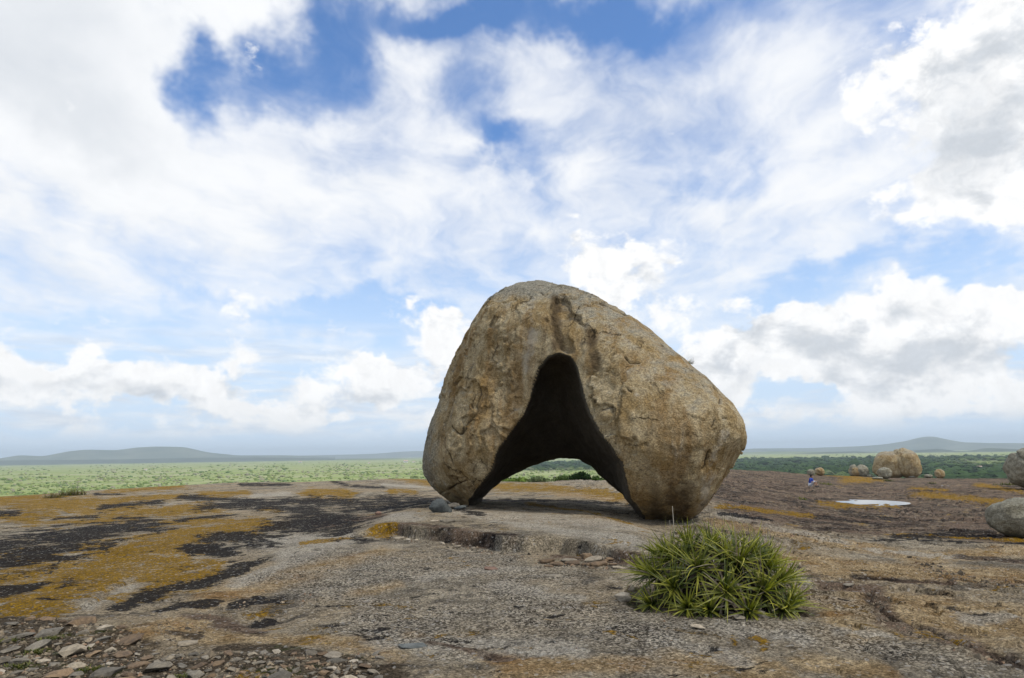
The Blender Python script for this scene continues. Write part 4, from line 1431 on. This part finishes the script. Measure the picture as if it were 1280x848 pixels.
# ------------------------------------------------------------------ puddles
def mat_water():
    m, N, b = mat_new('rain_water')
    b.inputs['Base Color'].default_value = (0.045, 0.050, 0.045, 1)
    b.inputs['Roughness'].default_value = 0.03
    b.inputs['Specular IOR Level'].default_value = 0.5
    b.inputs['IOR'].default_value = 1.33
    n = N.noise(N.node('ShaderNodeNewGeometry').outputs['Position'], 9, 3, 0.5)
    N.put(b.inputs['Normal'], N.bump(n, 0.05, 0.01))
    return m


M_WATER = mat_water()
PUD_LABEL = ['large rainwater puddle mirroring the white sky in the dark rock', 'small puddle in the tan rock beside the spiky plant',
             'thin far puddle in front of the distant boulders']
for c, (a, b_), pz, lb in zip(PUD, PUD_R, PUD_Z, PUD_LABEL):
    n = 48
    V = [(0, 0, 0)]+[(a*1.55*math.cos(2*math.pi*i/n), b_*1.55*math.sin(2*math.pi*i/n), 0) for i in range(n)]
    bm = bmesh.new(); vv = [bm.verts.new(v) for v in V]
    for i in range(n): bm.faces.new((vv[0], vv[1+i], vv[1+(i+1) % n]))
    me = bpy.data.meshes.new('puddle'); bm.to_mesh(me); bm.free()
    obj('puddle', me, M_WATER, loc=(c[0], c[1], pz-0.004), kind='structure', label=lb)


# ------------------------------------------------------------------ plants
def leaf_arrays(L, w, droop, curl, seg=7, kink=0.0, seed=0):
    """one strap leaf from the origin along +X: V section, tapering, arching over"""
    ts = np.linspace(0, 1, seg+1)
    ang = curl - droop*ts**1.7
    dx = np.cos(ang)*L/seg; dz = np.sin(ang)*L/seg
    X = np.concatenate([[0], np.cumsum(dx[:-1])]); Z = np.concatenate([[0], np.cumsum(dz[:-1])])
    wid = w*(1-ts**2.2)*0.5*(0.75+0.5*np.sin(np.pi*np.minimum(ts*1.6, 1)))+0.0006
    side = kink*L*ts**2
    nz = np.cos(ang); nx = -np.sin(ang)
    V = []
    for i in range(seg+1):
        keel = wid[i]*0.45
        V.append((X[i]+nx[i]*keel, side[i]-wid[i], Z[i]+nz[i]*keel))
        V.append((X[i], side[i], Z[i]))
        V.append((X[i]+nx[i]*keel, side[i]+wid[i], Z[i]+nz[i]*keel))
    Fc = []
    for i in range(seg):
        for k in (0, 1):
            a = i*3+k
            Fc.append((a, a+1, a+4, a+3))
    tt = np.repeat(ts, 3)
    return np.array(V), np.array(Fc), tt


def mat_leaf(name, green=True):
    m, N, b = mat_new(name)
    at = N.node('ShaderNodeAttribute', attribute_name='tint')
    N.put(b.inputs['Base Color'], at.outputs['Color'])
    b.inputs['Roughness'].default_value = 0.48
    b.inputs['Specular IOR Level'].default_value = 0.4
    if green:
        tr = N.node('ShaderNodeBsdfTranslucent')
        N.put(tr.inputs['Color'], N.mix(1.0, at.outputs['Color'], (0.9, 1.1, 0.5), 'MULTIPLY'))
        mx = N.node('ShaderNodeMixShader'); mx.inputs[0].default_value = 0.28
        out = [n for n in N.t.nodes if n.type == 'OUTPUT_MATERIAL'][0]
        N.t.links.new(b.outputs[0], mx.inputs[1]); N.t.links.new(tr.outputs[0], mx.inputs[2]); N.t.links.new(mx.outputs[0], out.inputs[0])
    return m


M_LEAF = mat_leaf('strap_leaf')
M_DRY = mat_leaf('dry_leaf', False)


def leaf_tint(tt, kind, rg):
    if kind == 'dry':
        c0 = np.array([0.16, 0.12, 0.075])*rg.uniform(0.5, 1.5); c1 = np.array([0.26, 0.215, 0.15])*rg.uniform(0.6, 1.2)
    else:
        k = rg.uniform(0, 1)**1.1
        c0 = (np.array([0.016, 0.030, 0.005])*(1-k)+np.array([0.080, 0.105, 0.012])*k)  # leaf bases darkened to paint shade within the rosette
        c1 = (np.array([0.080, 0.105, 0.010])*(1-k)+np.array([0.420, 0.390, 0.045])*k)
    t = np.clip(tt*1.25, 0, 1)[:, None]
    c = c0*(1-t)+c1*t
    if kind != 'dry':
        tip = sstep(tt, 0.86, 1.0)[:, None]*rg.uniform(0.2, 1)
        c = c*(1-tip)+np.array([0.25, 0.17, 0.07])*tip
    return c


def rosette_matrix(az, elev, tw=0.0):
    return np.array((Matrix.Rotation(az, 3, 'Z') @ Matrix.Rotation(-elev, 3, 'Y') @ Matrix.Rotation(tw, 3, 'X')))


def frame_from(n):
    """matrix turning +Z to n"""
    return np.array(Vector(n).to_track_quat('Z', 'Y').to_matrix())


def build_clump():
    rg = np.random.default_rng(21)
    c = ground_at(894, 752)
    root = bpy.data.objects.new('spiky_plant', None); COL.objects.link(root)
    root.location = tuple(c)
    tag(root, 'spiky clump of green strap-leaved rosettes growing from the bare rock', 'plant')
    # shared leaf meshes for the leaves built one by one
    variants = []
    # dark core added inside the clump to block light and blacken the gaps
    bmm = bmesh.new(); bmesh.ops.create_icosphere(bmm, subdivisions=4, radius=1.0)
    mv = np.array([v.co for v in bmm.verts]); mf = np.array([[v.index for v in f.verts] for f in bmm.faces]); bmm.free()
    a_ = math.atan2(c[0], c[1])
    mv = mv*(1+0.25*fbm3(mv*2.2, 3)+0.10*fbm3(mv*7, 2))[:, None]*np.array([0.66, 0.50, 0.34])
    mv = mv @ np.array(Matrix.Rotation(-a_, 3, 'Z')).T
    mm = mesh_from('shade_core', mv, mf)
    obj('shade_core', mm, mat_simple('shade_core_dark', (0.010, 0.008, 0.005), (0.040, 0.030, 0.018), 30, bump=1.0), parent=root, loc=(0, 0, 0.02))
    for i in range(12):
        V, Fc, tt = leaf_arrays(1.0, rg.uniform(0.040, 0.058), rg.uniform(0.3, 1.7), 0.25, kink=rg.uniform(-0.12, 0.12))
        me = mesh_from('leaf', V, Fc)
        vattr(me, 'tint', leaf_tint(tt, 'green', rg), 'FLOAT_COLOR')
        me.materials.append(M_LEAF); variants.append(me)
    RX, RY, H = 0.66, 0.50, 0.46
    centers = []
    # rosettes one can tell apart in the picture, as (across, depth, size), heights follow the mound
    spec = [(-0.40, -0.08, 1.25), (-0.02, -0.06, 1.05), (0.24, -0.28, 1.25), (0.50, -0.16, 1.15), (-0.14, -0.40, 1.0), (-0.56, -0.28, 1.1),
            (0.44, -0.46, 1.05), (0.10, -0.56, 0.85), (-0.38, -0.48, 0.95), (-0.68, -0.02, 1.0), (0.68, -0.32, 1.0), (0.48, 0.14, 1.0),
            (0.22, 0.08, 0.95), (-0.22, 0.16, 1.0), (-0.46, 0.22, 0.9), (0.05, 0.32, 0.85), (0.70, 0.02, 0.9), (0.32, 0.34, 0.8),
            (-0.28, -0.20, 1.0), (0.12, -0.26, 0.95), (0.36, -0.06, 1.1), (-0.20, -0.04, 1.1), (0.58, -0.30, 1.0), (-0.50, 0.06, 1.0), (0.02, 0.12, 1.0), (-0.26, -0.60, 0.75),
            (-0.62, -0.46, 0.75), (0.30, -0.62, 0.75), (0.62, -0.52, 0.7), (-0.06, -0.62, 0.65)]
    a0 = math.atan2(c[0], c[1])
    rx = np.array([math.cos(a0), -math.sin(a0)]); ry = np.array([math.sin(a0), math.cos(a0)])
    leafcount = 0
    gxx, gyy = np.meshgrid(np.linspace(-1.2, 1.2, 61), np.linspace(-1.2, 1.2, 61), indexing='ij')
    gzz = terrain(c[0]+gxx.ravel(), c[1]+gyy.ravel()).reshape(61, 61)

    def th(x, y):
        return float(gzz[int(round((x-c[0]+1.2)/0.04)), int(round((y-c[1]+1.2)/0.04))])
    for i, (ax, dy, sz) in enumerate(spec):
        e = (ax/0.80)**2+(dy/0.62)**2
        hz = H*max(1-e, 0)**0.6+0.05
        p2 = rx*ax+ry*dy
        gx, gy = c[0]+p2[0], c[1]+p2[1]
        p = np.array([p2[0], p2[1], hz+th(gx, gy)-c[2]])
        nrm = np.array([p2[0]*1.5/0.8, p2[1]*1.5/0.62, 0.85]); nrm /= np.linalg.norm(nrm)
        Fm = frame_from(nrm)
        nl = 46
        vs, fs, ts, k = [], [], [], 0
        singles = []
        for j in range(nl):
            u = j/nl
            az = j*2.39996+rg.uniform(-0.2, 0.2)
            elev = rad(84-98*u**0.9)+rg.normal(0, 0.12)
            L = sz*(0.25+0.18*min(1, u*1.8)+rg.uniform(-0.05, 0.08))
            if j >= nl-20 and j % 5 != 0 and leafcount < 295 and len(singles) < 10:
                singles.append((az, elev, L)); leafcount += 1; continue
            V, Fc, tt = leaf_arrays(L, rg.uniform(0.016, 0.025), rg.uniform(0.2, 1.1)*(0.4+u)+(rg.uniform() < 0.2)*1.7, 0.2, kink=rg.uniform(-0.15, 0.15))
            M = Fm @ rosette_matrix(az, elev)
            vs.append(V@M.T); fs.append(Fc+k); k += len(V)
            ts.append(leaf_tint(tt, 'dry' if (u > 0.80 and rg.uniform() < 0.5) or rg.uniform() < 0.03 else 'green', rg))
        me = mesh_from('rosette', np.concatenate(vs), np.concatenate(fs))
        vattr(me, 'tint', np.concatenate(ts), 'FLOAT_COLOR')
        ro = obj('rosette', me, M_LEAF, parent=root, loc=tuple(p))
        for az, elev, L in singles:
            lo = bpy.data.objects.new('leaf', variants[rg.integers(len(variants))])
            COL.objects.link(lo); lo.parent = ro
            M = Matrix((Fm @ rosette_matrix(az, elev)).tolist()).to_4x4()
            lo.matrix_local = M @ Matrix.Diagonal((L, L*rg.uniform(0.85, 1.1), L, 1))
    # dry leaves and litter hanging between the rosettes
    vs, fs, ts, k = [], [], [], 0
    for j in range(420):
        a = rg.uniform(0, 6.283); q = math.sqrt(rg.uniform(0.05, 1.0))
        ax, dy = 0.74*q*math.cos(a), 0.56*q*math.sin(a)
        hz = H*max(1-(ax/0.82)**2-(dy/0.64)**2, 0)**0.6*rg.uniform(0.1, 0.95)
        V, Fc, tt = leaf_arrays(rg.uniform(0.14, 0.34), rg.uniform(0.008, 0.016), rg.uniform(0.4, 3.0), rg.uniform(-0.3, 0.6), kink=rg.uniform(-0.4, 0.4))
        M = rosette_matrix(a+rg.normal(0, 0.7)-a0, rg.uniform(-0.7, 0.7))
        p2 = rx*ax+ry*dy
        zz = th(c[0]+p2[0], c[1]+p2[1])-c[2]+0.02
        W = V@M.T+np.array([p2[0], p2[1], hz+zz])
        W[:, 2] = np.maximum(W[:, 2], zz+0.004)
        vs.append(W); fs.append(Fc+k); k += len(V); ts.append(leaf_tint(tt, 'dry', rg)*rg.uniform(0.15, 0.6))  # dead leaves dimmed so the gaps look shaded
    me = mesh_from('dead_leaves', np.concatenate(vs), np.concatenate(fs))
    vattr(me, 'tint', np.concatenate(ts), 'FLOAT_COLOR')
    obj('dead_leaves', me, M_DRY, parent=root, kind='stuff', label='withered brown leaves between the green rosettes')
    # flower stalks: two pale dry ones and a thicket of thin dark ones behind
    def stalk(ax, dy, h0, h1, rad_, lean_, tint):
        p2 = rx*ax+ry*dy
        z0 = th(c[0]+p2[0], c[1]+p2[1])-c[2]
        n = 8; V = []; Fc = []
        for i in range(n):
            t = i/(n-1)
            cx = p2+rx*lean_*t*t; zz = z0+h0+(h1-h0)*t
            rr = rad_*(1-0.55*t)
            for q in range(5):
                b = q*2*math.pi/5
                V.append((cx[0]+rr*math.cos(b), cx[1]+rr*math.sin(b), zz))
        for i in range(n-1):
            for q in range(5):
                Fc.append((i*5+q, i*5+(q+1) % 5, (i+1)*5+(q+1) % 5, (i+1)*5+q))
        me = mesh_from('flower_stalk', V, Fc)
        vattr(me, 'tint', np.tile(np.array(tint), (len(V), 1)), 'FLOAT_COLOR')
        obj('flower_stalk', me, M_DRY, parent=root)
    stalk(-0.40, 0.24, 0.1, 0.98, 0.008, -0.01, (0.42, 0.37, 0.29))
    stalk(-0.43, 0.24, 0.1, 0.82, 0.006, -0.02, (0.36, 0.31, 0.24))
    vs, fs, ts, k = [], [], [], 0
    for j in range(230):
        ax = rg.uniform(-0.30, 0.62); dy = rg.uniform(0.15, 0.52)
        p2 = rx*ax+ry*dy
        z0 = th(c[0]+p2[0], c[1]+p2[1])-c[2]
        V, Fc, tt = leaf_arrays(rg.uniform(0.35, 0.72)+0.12*(abs(ax+0.02) < 0.12), rg.uniform(0.006, 0.011), rg.uniform(-0.2, 0.7), 0.0, kink=rg.uniform(-0.3, 0.3))
        M = rosette_matrix(rg.uniform(0, 6.28), rad(rg.uniform(55, 88)))
        vs.append(V@M.T+np.array([p2[0], p2[1], z0+rg.uniform(0.05, 0.22)])); fs.append(Fc+k); k += len(V)
        ts.append(np.tile(np.array([0.15, 0.115, 0.095])*rg.uniform(0.5, 1.6), (len(V), 1)))
    me = mesh_from('dry_twigs', np.concatenate(vs), np.concatenate(fs))
    vattr(me, 'tint', np.concatenate(ts), 'FLOAT_COLOR')
    obj('dry_twigs', me, M_DRY, parent=root, kind='stuff', label='dry grey-brown twigs standing behind the rosettes')
    return c


CLUMP = build_clump()


def build_tuft(name, px, py, wpx, n, Lpx, label, cat, seed, dryfrac=0.3, upright=60, z=None, pos=None, stems=(), greens=1.0, wfac=0.05):
    rg = np.random.default_rng(seed)
    c = ground_at(px, py) if pos is None else np.array(pos)
    r = math.hypot(c[0], c[1]); w = wpx*r/F/2; L0 = Lpx*r/F
    vs, fs, ts, k = [], [], [], 0
    a0 = math.atan2(c[0], c[1]); rx = np.array([math.cos(a0), -math.sin(a0)]); ry = np.array([math.sin(a0), math.cos(a0)])
    axs = rg.normal(0, 0.45, n)*w; dys = rg.normal(0, 0.25, n)*w
    PX = rx[0]*axs+ry[0]*dys; PY = rx[1]*axs+ry[1]*dys
    ZZ = terrain(c[0]+PX, c[1]+PY)-c[2] if pos is None else np.zeros(n)
    for j in range(n):
        p2 = (PX[j], PY[j]); zz = ZZ[j]
        L = L0*rg.uniform(0.5, 1.15)
        V, Fc, tt = leaf_arrays(L, L*rg.uniform(0.7, 1.3)*wfac, rg.uniform(0.2, 1.4), 0.1, seg=5, kink=rg.uniform(-0.2, 0.2))
        M = rosette_matrix(rg.uniform(0, 6.28), rad(rg.uniform(upright-50, upright+25)))
        vs.append(V@M.T+np.array([p2[0], p2[1], zz])); fs.append(Fc+k); k += len(V)
        ts.append(leaf_tint(tt, 'dry' if rg.uniform() < dryfrac else 'green', rg)*greens)
    root = bpy.data.objects.new(name, None); COL.objects.link(root); root.location = tuple(c)
    tag(root, label, cat)
    me = mesh_from('foliage', np.concatenate(vs), np.concatenate(fs)); vattr(me, 'tint', np.concatenate(ts), 'FLOAT_COLOR')
    obj('foliage', me, M_LEAF, parent=root)
    for ax, hpx in stems:
        p2 = rx*ax*r/F; H = hpx*r/F
        V, Fc, tt = leaf_arrays(H, 0.03*H+0.012, 0.15, 0.0, seg=6, kink=0.04)
        M = rosette_matrix(0.3, rad(86))
        zz = (th(c[0]+p2[0], c[1]+p2[1])-c[2]) if pos is None else 0
        me = mesh_from('stem', V@M.T+np.array([p2[0], p2[1], zz]), Fc)
        vattr(me, 'tint', np.tile(np.array([0.075, 0.070, 0.045]), (len(V), 1)), 'FLOAT_COLOR')
        obj('stem', me, M_DRY, parent=root)
    return root


build_tuft('shrub', 91, 619.5, 26, 260, 9, 'dark scraggy shrub with a tall bare stem on the yellow rock rim', 'shrub', 31, 0.35, 55, stems=((3, 24), (7, 12)), greens=0.7)
build_tuft('shrub', 68, 622.5, 20, 150, 7, 'lower thin shrub beside the taller one with the bare stem', 'shrub', 32, 0.5, 55, stems=((-2, 14), (1, 10)), greens=0.7)
build_tuft('grass_tuft', 1109, 628, 16, 130, 2.6, 'low green grass at the end of the large puddle', 'grass', 33, 0.1, 55, wfac=0.09)
build_tuft('grass_tuft', 1033, 606, 18, 150, 3.5, 'green grass growing beside the seated person', 'grass', 34, 0.2, 55, wfac=0.09)
build_tuft('grass_tuft', 1111, 602, 10, 110, 3.5, 'dark green tuft right under the small whitish boulder', 'grass', 35, 0.1, 55, greens=0.6, wfac=0.1)
build_tuft('grass_tuft', 1002, 626, 12, 90, 3.5, 'yellow-green tuft in the gully below the seated person', 'grass', 36, 0.2, 55, wfac=0.1)
build_tuft('grass_tuft', 1165, 605, 8, 80, 3, 'small dark tuft before the low flat grey stone', 'grass', 37, 0.2, 55, greens=0.6, wfac=0.1)
build_tuft('grass_tuft', 1262, 607, 26, 160, 4, 'mossy dark grass at the foot of the split grey boulder', 'grass', 38, 0.2, 55, greens=0.6, wfac=0.1)
# tuft on the shoulder of the arch boulder: find the highest rock along that sight line's column
_d = pix_dir(866, 461)
_az = math.atan2(_d[0], _d[1])
_va = np.arctan2(ARCH_V[:, 0], ARCH_V[:, 1])
_sel = ARCH_V[np.abs(_va-_az) < 0.004]
_el = (_sel[:, 2]-CAM_H)/np.hypot(_sel[:, 0], _sel[:, 1])
_p = _sel[np.argmax(_el)]
build_tuft('grass_tuft', 866, 461, 9, 60, 8, 'dry little grass tuft sprouting on the right shoulder of the arch boulder', 'grass', 39, 0.6, 60, pos=_p-np.array([0, 0, 0.02]), greens=0.8)
# weeds in the rubble
for i, (px, py) in enumerate(((60, 800), (20, 835), (90, 815), (230, 846), (110, 838), (45, 815), (5, 803))):
    build_tuft('weed_patch', px, py, 26, 150, 5, 'low dark green weeds creeping between the rubble stones', 'weeds', 50+i, 0.05, 35, greens=0.55, wfac=0.22)['group'] = 'weeds in the rubble'


# leafy bushes beyond the rim
def build_bush(px, py_base, r, wpx, hpx, label, seed, c0, c1, nleaf=1500, drop=1.0, group=None):
    rg = np.random.default_rng(seed)
    az = az_of(px); x, y = r*math.sin(az), r*math.cos(az)
    d = pix_dir(px, py_base)
    ztop_base = CAM_H+d[2]/math.hypot(d[0], d[1])*r
    W = wpx*r/F/2; H = hpx*r/F
    zg = th(x, y)
    root = bpy.data.objects.new('bush', None); COL.objects.link(root); root.location = (x, y, zg)
    tag(root, label, 'bush', group)
    zc = ztop_base-zg
    k = 9
    cs = np.stack([rg.uniform(-0.62, 0.62, k)*W, rg.uniform(-0.5, 0.5, k)*W, zc+H*rg.uniform(0.15, 0.62, k)], 1)
    rr = np.stack([W*rg.uniform(0.30, 0.5, k), W*rg.uniform(0.3, 0.5, k), H*rg.uniform(0.26, 0.40, k)], 1)
    i = rg.integers(0, k, nleaf)
    v = rg.normal(size=(nleaf, 3)); v /= np.linalg.norm(v, axis=1)[:, None]
    p = cs[i]+v*rr[i]*rg.uniform(0.55, 1.08, (nleaf, 1))
    s = W*0.085*rg.uniform(0.6, 1.4, (nleaf, 1))
    a = rg.normal(size=(nleaf, 3)); a /= np.linalg.norm(a, axis=1)[:, None]
    b = np.cross(a, v+0.01); b /= np.linalg.norm(b, axis=1)[:, None]
    V = np.stack([p-a*s, p+b*s*0.6, p+a*s, p-b*s*0.6], 1).reshape(-1, 3)
    Fc = np.arange(nleaf*4).reshape(-1, 4)
    me = mesh_from('crown', V, Fc, smooth=False)
    t = rg.uniform(0, 1, (nleaf, 1))
    vattr(me, 'tint', np.repeat(np.array(c0)*(1-t)+np.array(c1)*t, 4, axis=0), 'FLOAT_COLOR')
    obj('crown', me, M_SCRUB, parent=root)
    # trunk with limbs
    bm = bmesh.new()
    for ci in [np.array([0, 0, zc+H*0.15])]+[cs[j] for j in range(4)]:
        st = np.array([0, 0, zc*0.5 if ci is not None else 0]); en = ci
        if abs(ci[0]) < 1e-6: st = np.array([0, 0, -0.3])
        dv = Vector(en-st); L = dv.length
        mt = Matrix.Translation(Vector((st+en)/2)) @ dv.to_track_quat('Z', 'Y').to_matrix().to_4x4()
        bmesh.ops.create_cone(bm, cap_ends=True, segments=7, radius1=0.06*W, radius2=0.03*W, depth=L, matrix=mt)
    me = bpy.data.meshes.new('trunk'); bm.to_mesh(me); bm.free()
    obj('trunk', me, M_TRUNK, parent=root)


M_TRUNK = mat_simple('bark', (0.07, 0.055, 0.04), (0.16, 0.13, 0.10), 6)
build_bush(719, 606, 82, 31, 16, 'dense dark green bush seen through the arch', 61, (0.008, 0.018, 0.006), (0.024, 0.044, 0.012), 2600)
build_bush(696, 604, 92, 26, 11, 'mid green bush beside the dense dark one under the arch', 62, (0.04, 0.07, 0.02), (0.10, 0.15, 0.04), 1400)
build_bush(670, 605, 98, 34, 10, 'pale grey-green bush seen through the left half of the arch', 63, (0.08, 0.11, 0.05), (0.17, 0.21, 0.09), 1500)
build_bush(640, 605, 95, 34, 8, 'yellow-green bush low against the left inner side of the arch', 64, (0.07, 0.12, 0.02), (0.16, 0.22, 0.05), 1300)
build_bush(745, 604, 88, 26, 9, 'low green bush against the right inner side of the arch', 65, (0.025, 0.055, 0.012), (0.08, 0.13, 0.03), 1200)
build_bush(770, 603, 100, 24, 9, 'low green bush beyond the right foot, partly hidden by the boulder', 66, (0.03, 0.06, 0.012), (0.08, 0.13, 0.03), 900)
build_bush(703, 609, 62, 60, 4.5, 'low green fringe of leaves just over the rock rim under the arch', 67, (0.03, 0.06, 0.01), (0.08, 0.14, 0.025), 1500)


# ------------------------------------------------------------------ far farmhouses
M_WALLW = mat_simple('whitewash', (0.72, 0.71, 0.68), (0.82, 0.81, 0.79), 0.8)
M_ROOF = mat_simple('clay_tile_roof', (0.42, 0.24, 0.16), (0.60, 0.45, 0.36), 0.5)
M_DOOR = mat_simple('dark_opening', (0.04, 0.04, 0.045), (0.07, 0.06, 0.06), 0.5)


def boxmesh(name, x0, x1, y0, y1, z0, z1_):
    V = [(x0, y0, z0), (x1, y0, z0), (x1, y1, z0), (x0, y1, z0), (x0, y0, z1_), (x1, y0, z1_), (x1, y1, z1_), (x0, y1, z1_)]
    Fc = [(0, 3, 2, 1), (4, 5, 6, 7), (0, 1, 5, 4), (1, 2, 6, 5), (2, 3, 7, 6), (3, 0, 4, 7)]
    return mesh_from(name, V, Fc, smooth=False)


def build_house(px, off, wpx, label):
    r = 46.6*F/off; az = az_of(px)
    W = wpx*r/F/2; D = W*0.7; H = W*0.62
    root = bpy.data.objects.new('farmhouse', None); COL.objects.link(root)
    x, y = r*math.sin(az), r*math.cos(az)
    root.location = (x, y, PLAIN_Z+3.0*float(perlin2(np.array([x*0.0011]), np.array([y*0.0011]))[0])+1.2)
    root.rotation_euler.z = -az+0.15
    tag(root, label, 'house', 'far farmhouses on the plain')
    obj('wall', boxmesh('wall', -W, W, -D, D, -3, H), M_WALLW, parent=root)
    e = W*1.08; V = [(-e, -D*1.12, H*0.97), (e, -D*1.12, H*0.97), (e, D*1.12, H*0.97), (-e, D*1.12, H*0.97), (-e, 0, H*1.5), (e, 0, H*1.5)]
    bm = bmesh.new(); vv = [bm.verts.new(v) for v in V]
    for f in ((0, 1, 5, 4), (2, 3, 4, 5), (0, 4, 3), (1, 2, 5), (0, 3, 2, 1)): bm.faces.new([vv[i] for i in f])
    me = bpy.data.meshes.new('roof'); bm.to_mesh(me); bm.free()
    obj('roof', me, M_ROOF, parent=root)
    obj('door', boxmesh('door', -W*0.12, W*0.12, -D-0.06*W, -D+0.02, 0, H*0.7), M_DOOR, parent=root)
    for sx in (-0.6, 0.6):
        obj('window', boxmesh('window', (sx-0.14)*W, (sx+0.14)*W, -D-0.04*W, -D+0.02, H*0.35, H*0.7), M_DOOR, parent=root)


for px, off, w, lb in ((377, 6.2, 3.4, 'tiny white farmhouse far out on the pale green plain, on its own'),
                       (462, 8.6, 2.6, 'tiny white farmhouse on the plain, midway between the lone one and the long one'),
                       (507, 8.0, 5.2, 'long white farmhouse on the plain beside the arch boulder'),
                       (517, 8.4, 3.2, 'small white farmhouse right next to the long one'),
                       (187, 11.5, 3.0, 'white farmhouse on the plain below the flat-topped hill'),
                       (1211, 21.0, 4.2, 'white farmhouse among the dark green forest'),
                       (1232, 26.0, 3.2, 'white farmhouse in the forest just above the rock edge')):
    build_house(px, off, w, lb)


# ------------------------------------------------------------------ seated person
def build_person():
    g = ground_at(1014.5, 608.5)
    def seg(P, a, b, ra, rb):
        a = np.array(a); b = np.array(b); e = b-a
        t = np.clip(((P-a)@e)/(e@e), 0, 1)
        return np.linalg.norm(P-(a+t[..., None]*e), axis=-1)-(ra+(rb-ra)*t)
    h = 0.022
    xs = np.arange(-0.42, 0.42, h); ys = np.arange(-0.62, 0.42, h); zs = np.arange(-0.06, 1.0, h)
    P = np.stack(np.meshgrid(xs, ys, zs, indexing='ij'), -1)
    def smin(ds, k=0.03):
        r = ds[0]
        for d in ds[1:]:
            hh = np.maximum(k-np.abs(r-d), 0)/k
            r = np.minimum(r, d)-hh*hh*k*0.25
        return r
    head = [seg(P, (0, -0.07, 0.80), (0, -0.05, 0.86), 0.085, 0.095), seg(P, (0, -0.16, 0.80), (0, -0.15, 0.81), 0.018, 0.018), seg(P, (0, -0.02, 0.66), (0, -0.05, 0.78), 0.055, 0.05)]
    torso = [seg(P, (0, 0.10, 0.16), (0, 0.0, 0.56), 0.145, 0.125), seg(P, (-0.15, 0, 0.58), (0.15, 0, 0.58), 0.07, 0.07)]
    thigh, shin, foot, uarm, farm, hand = [], [], [], [], [], []
    for s in (-1, 1):
        thigh.append(seg(P, (s*0.09, 0.08, 0.12), (s*0.13, -0.32, 0.40), 0.085, 0.06))
        shin.append(seg(P, (s*0.13, -0.32, 0.40), (s*0.12, -0.42, 0.06), 0.058, 0.042))
        foot.append(seg(P, (s*0.12, -0.40, 0.03), (s*0.13, -0.55, 0.02), 0.042, 0.036))
        uarm.append(seg(P, (s*0.20, 0.0, 0.57), (s*0.25, -0.10, 0.34), 0.05, 0.042))
        farm.append(seg(P, (s*0.25, -0.10, 0.34), (s*0.13, -0.32, 0.42), 0.04, 0.03))
        hand.append(seg(P, (s*0.13, -0.32, 0.43), (s*0.08, -0.37, 0.46), 0.03, 0.022))
        for q in range(4):
            hand.append(seg(P, (s*(0.10+0.012*q), -0.36, 0.46), (s*(0.06+0.02*q), -0.42, 0.43), 0.012, 0.01))
    body = smin(head+torso+thigh+shin+foot+uarm+farm+hand)
    V, Q = surface_nets(body.astype(np.float32), (xs[0], ys[0], zs[0]), h)
    a = math.atan2(g[0], g[1])
    skin = mat_simple('skin', (0.30, 0.17, 0.11), (0.38, 0.23, 0.15), 4, 0.6)
    blue = mat_simple('blue_shirt_cloth', (0.018, 0.040, 0.24), (0.03, 0.07, 0.34), 9)
    white = mat_simple('white_cloth', (0.62, 0.63, 0.66), (0.78, 0.78, 0.80), 9)
    root = obj('person', mesh_from('person', V, Q), skin, loc=(g[0], g[1], g[2]),
               label='person in a blue shirt and white shorts sitting on the dark rock', cat='person')
    root.rotation_euler.z = -a+1.1
    def cloth(nm, ds, mat, grow):
        f = (smin(ds)-grow).astype(np.float32)
        V, Q = surface_nets(f, (xs[0], ys[0], zs[0]), h)
        obj(nm, mesh_from(nm, V, Q), mat, parent=root)
    cloth('shirt', torso+uarm, blue, 0.014)
    cloth('shorts', [np.maximum(d, 0*d-1) for d in thigh]+[seg(P, (0, 0.10, 0.12), (0, 0.09, 0.20), 0.15, 0.15)], white, 0.016)
    hr = np.maximum(head[0]-0.018, -(P[..., 1]*-1-0.0-(0.86-P[..., 2])*0.2-0.10)*-1)
    cloth('hair', [np.maximum(head[0]-0.016, (-(P[..., 1])-0.09)+(0.80-P[..., 2])*0.8)], mat_simple('dark_hair', (0.012, 0.010, 0.009), (0.03, 0.024, 0.02), 20), 0.0)
    cloth('shoe', foot, mat_simple('shoe', (0.05, 0.05, 0.05), (0.09, 0.09, 0.09), 9), 0.012)


build_person()


# ------------------------------------------------------------------ haze: a closed box of thin air round everything
def build_haze():
    R = 36500
    me = boxmesh('haze', -R, R, -R, R, PLAIN_Z-30, 330)
    m = bpy.data.materials.new('thin_haze'); m.use_nodes = True
    N = NT(m.node_tree)
    out = N.node('ShaderNodeOutputMaterial')
    v = N.node('ShaderNodeVolumePrincipled')
    v.inputs['Color'].default_value = (0.80, 0.92, 1.0, 1)
    v.inputs['Density'].default_value = 6.3e-5
    v.inputs['Anisotropy'].default_value = 0.0
    N.t.links.new(v.outputs[0], out.inputs['Volume'])
    o = obj('haze', me, m, kind='stuff')
    o.display_type = 'WIRE'


build_haze()
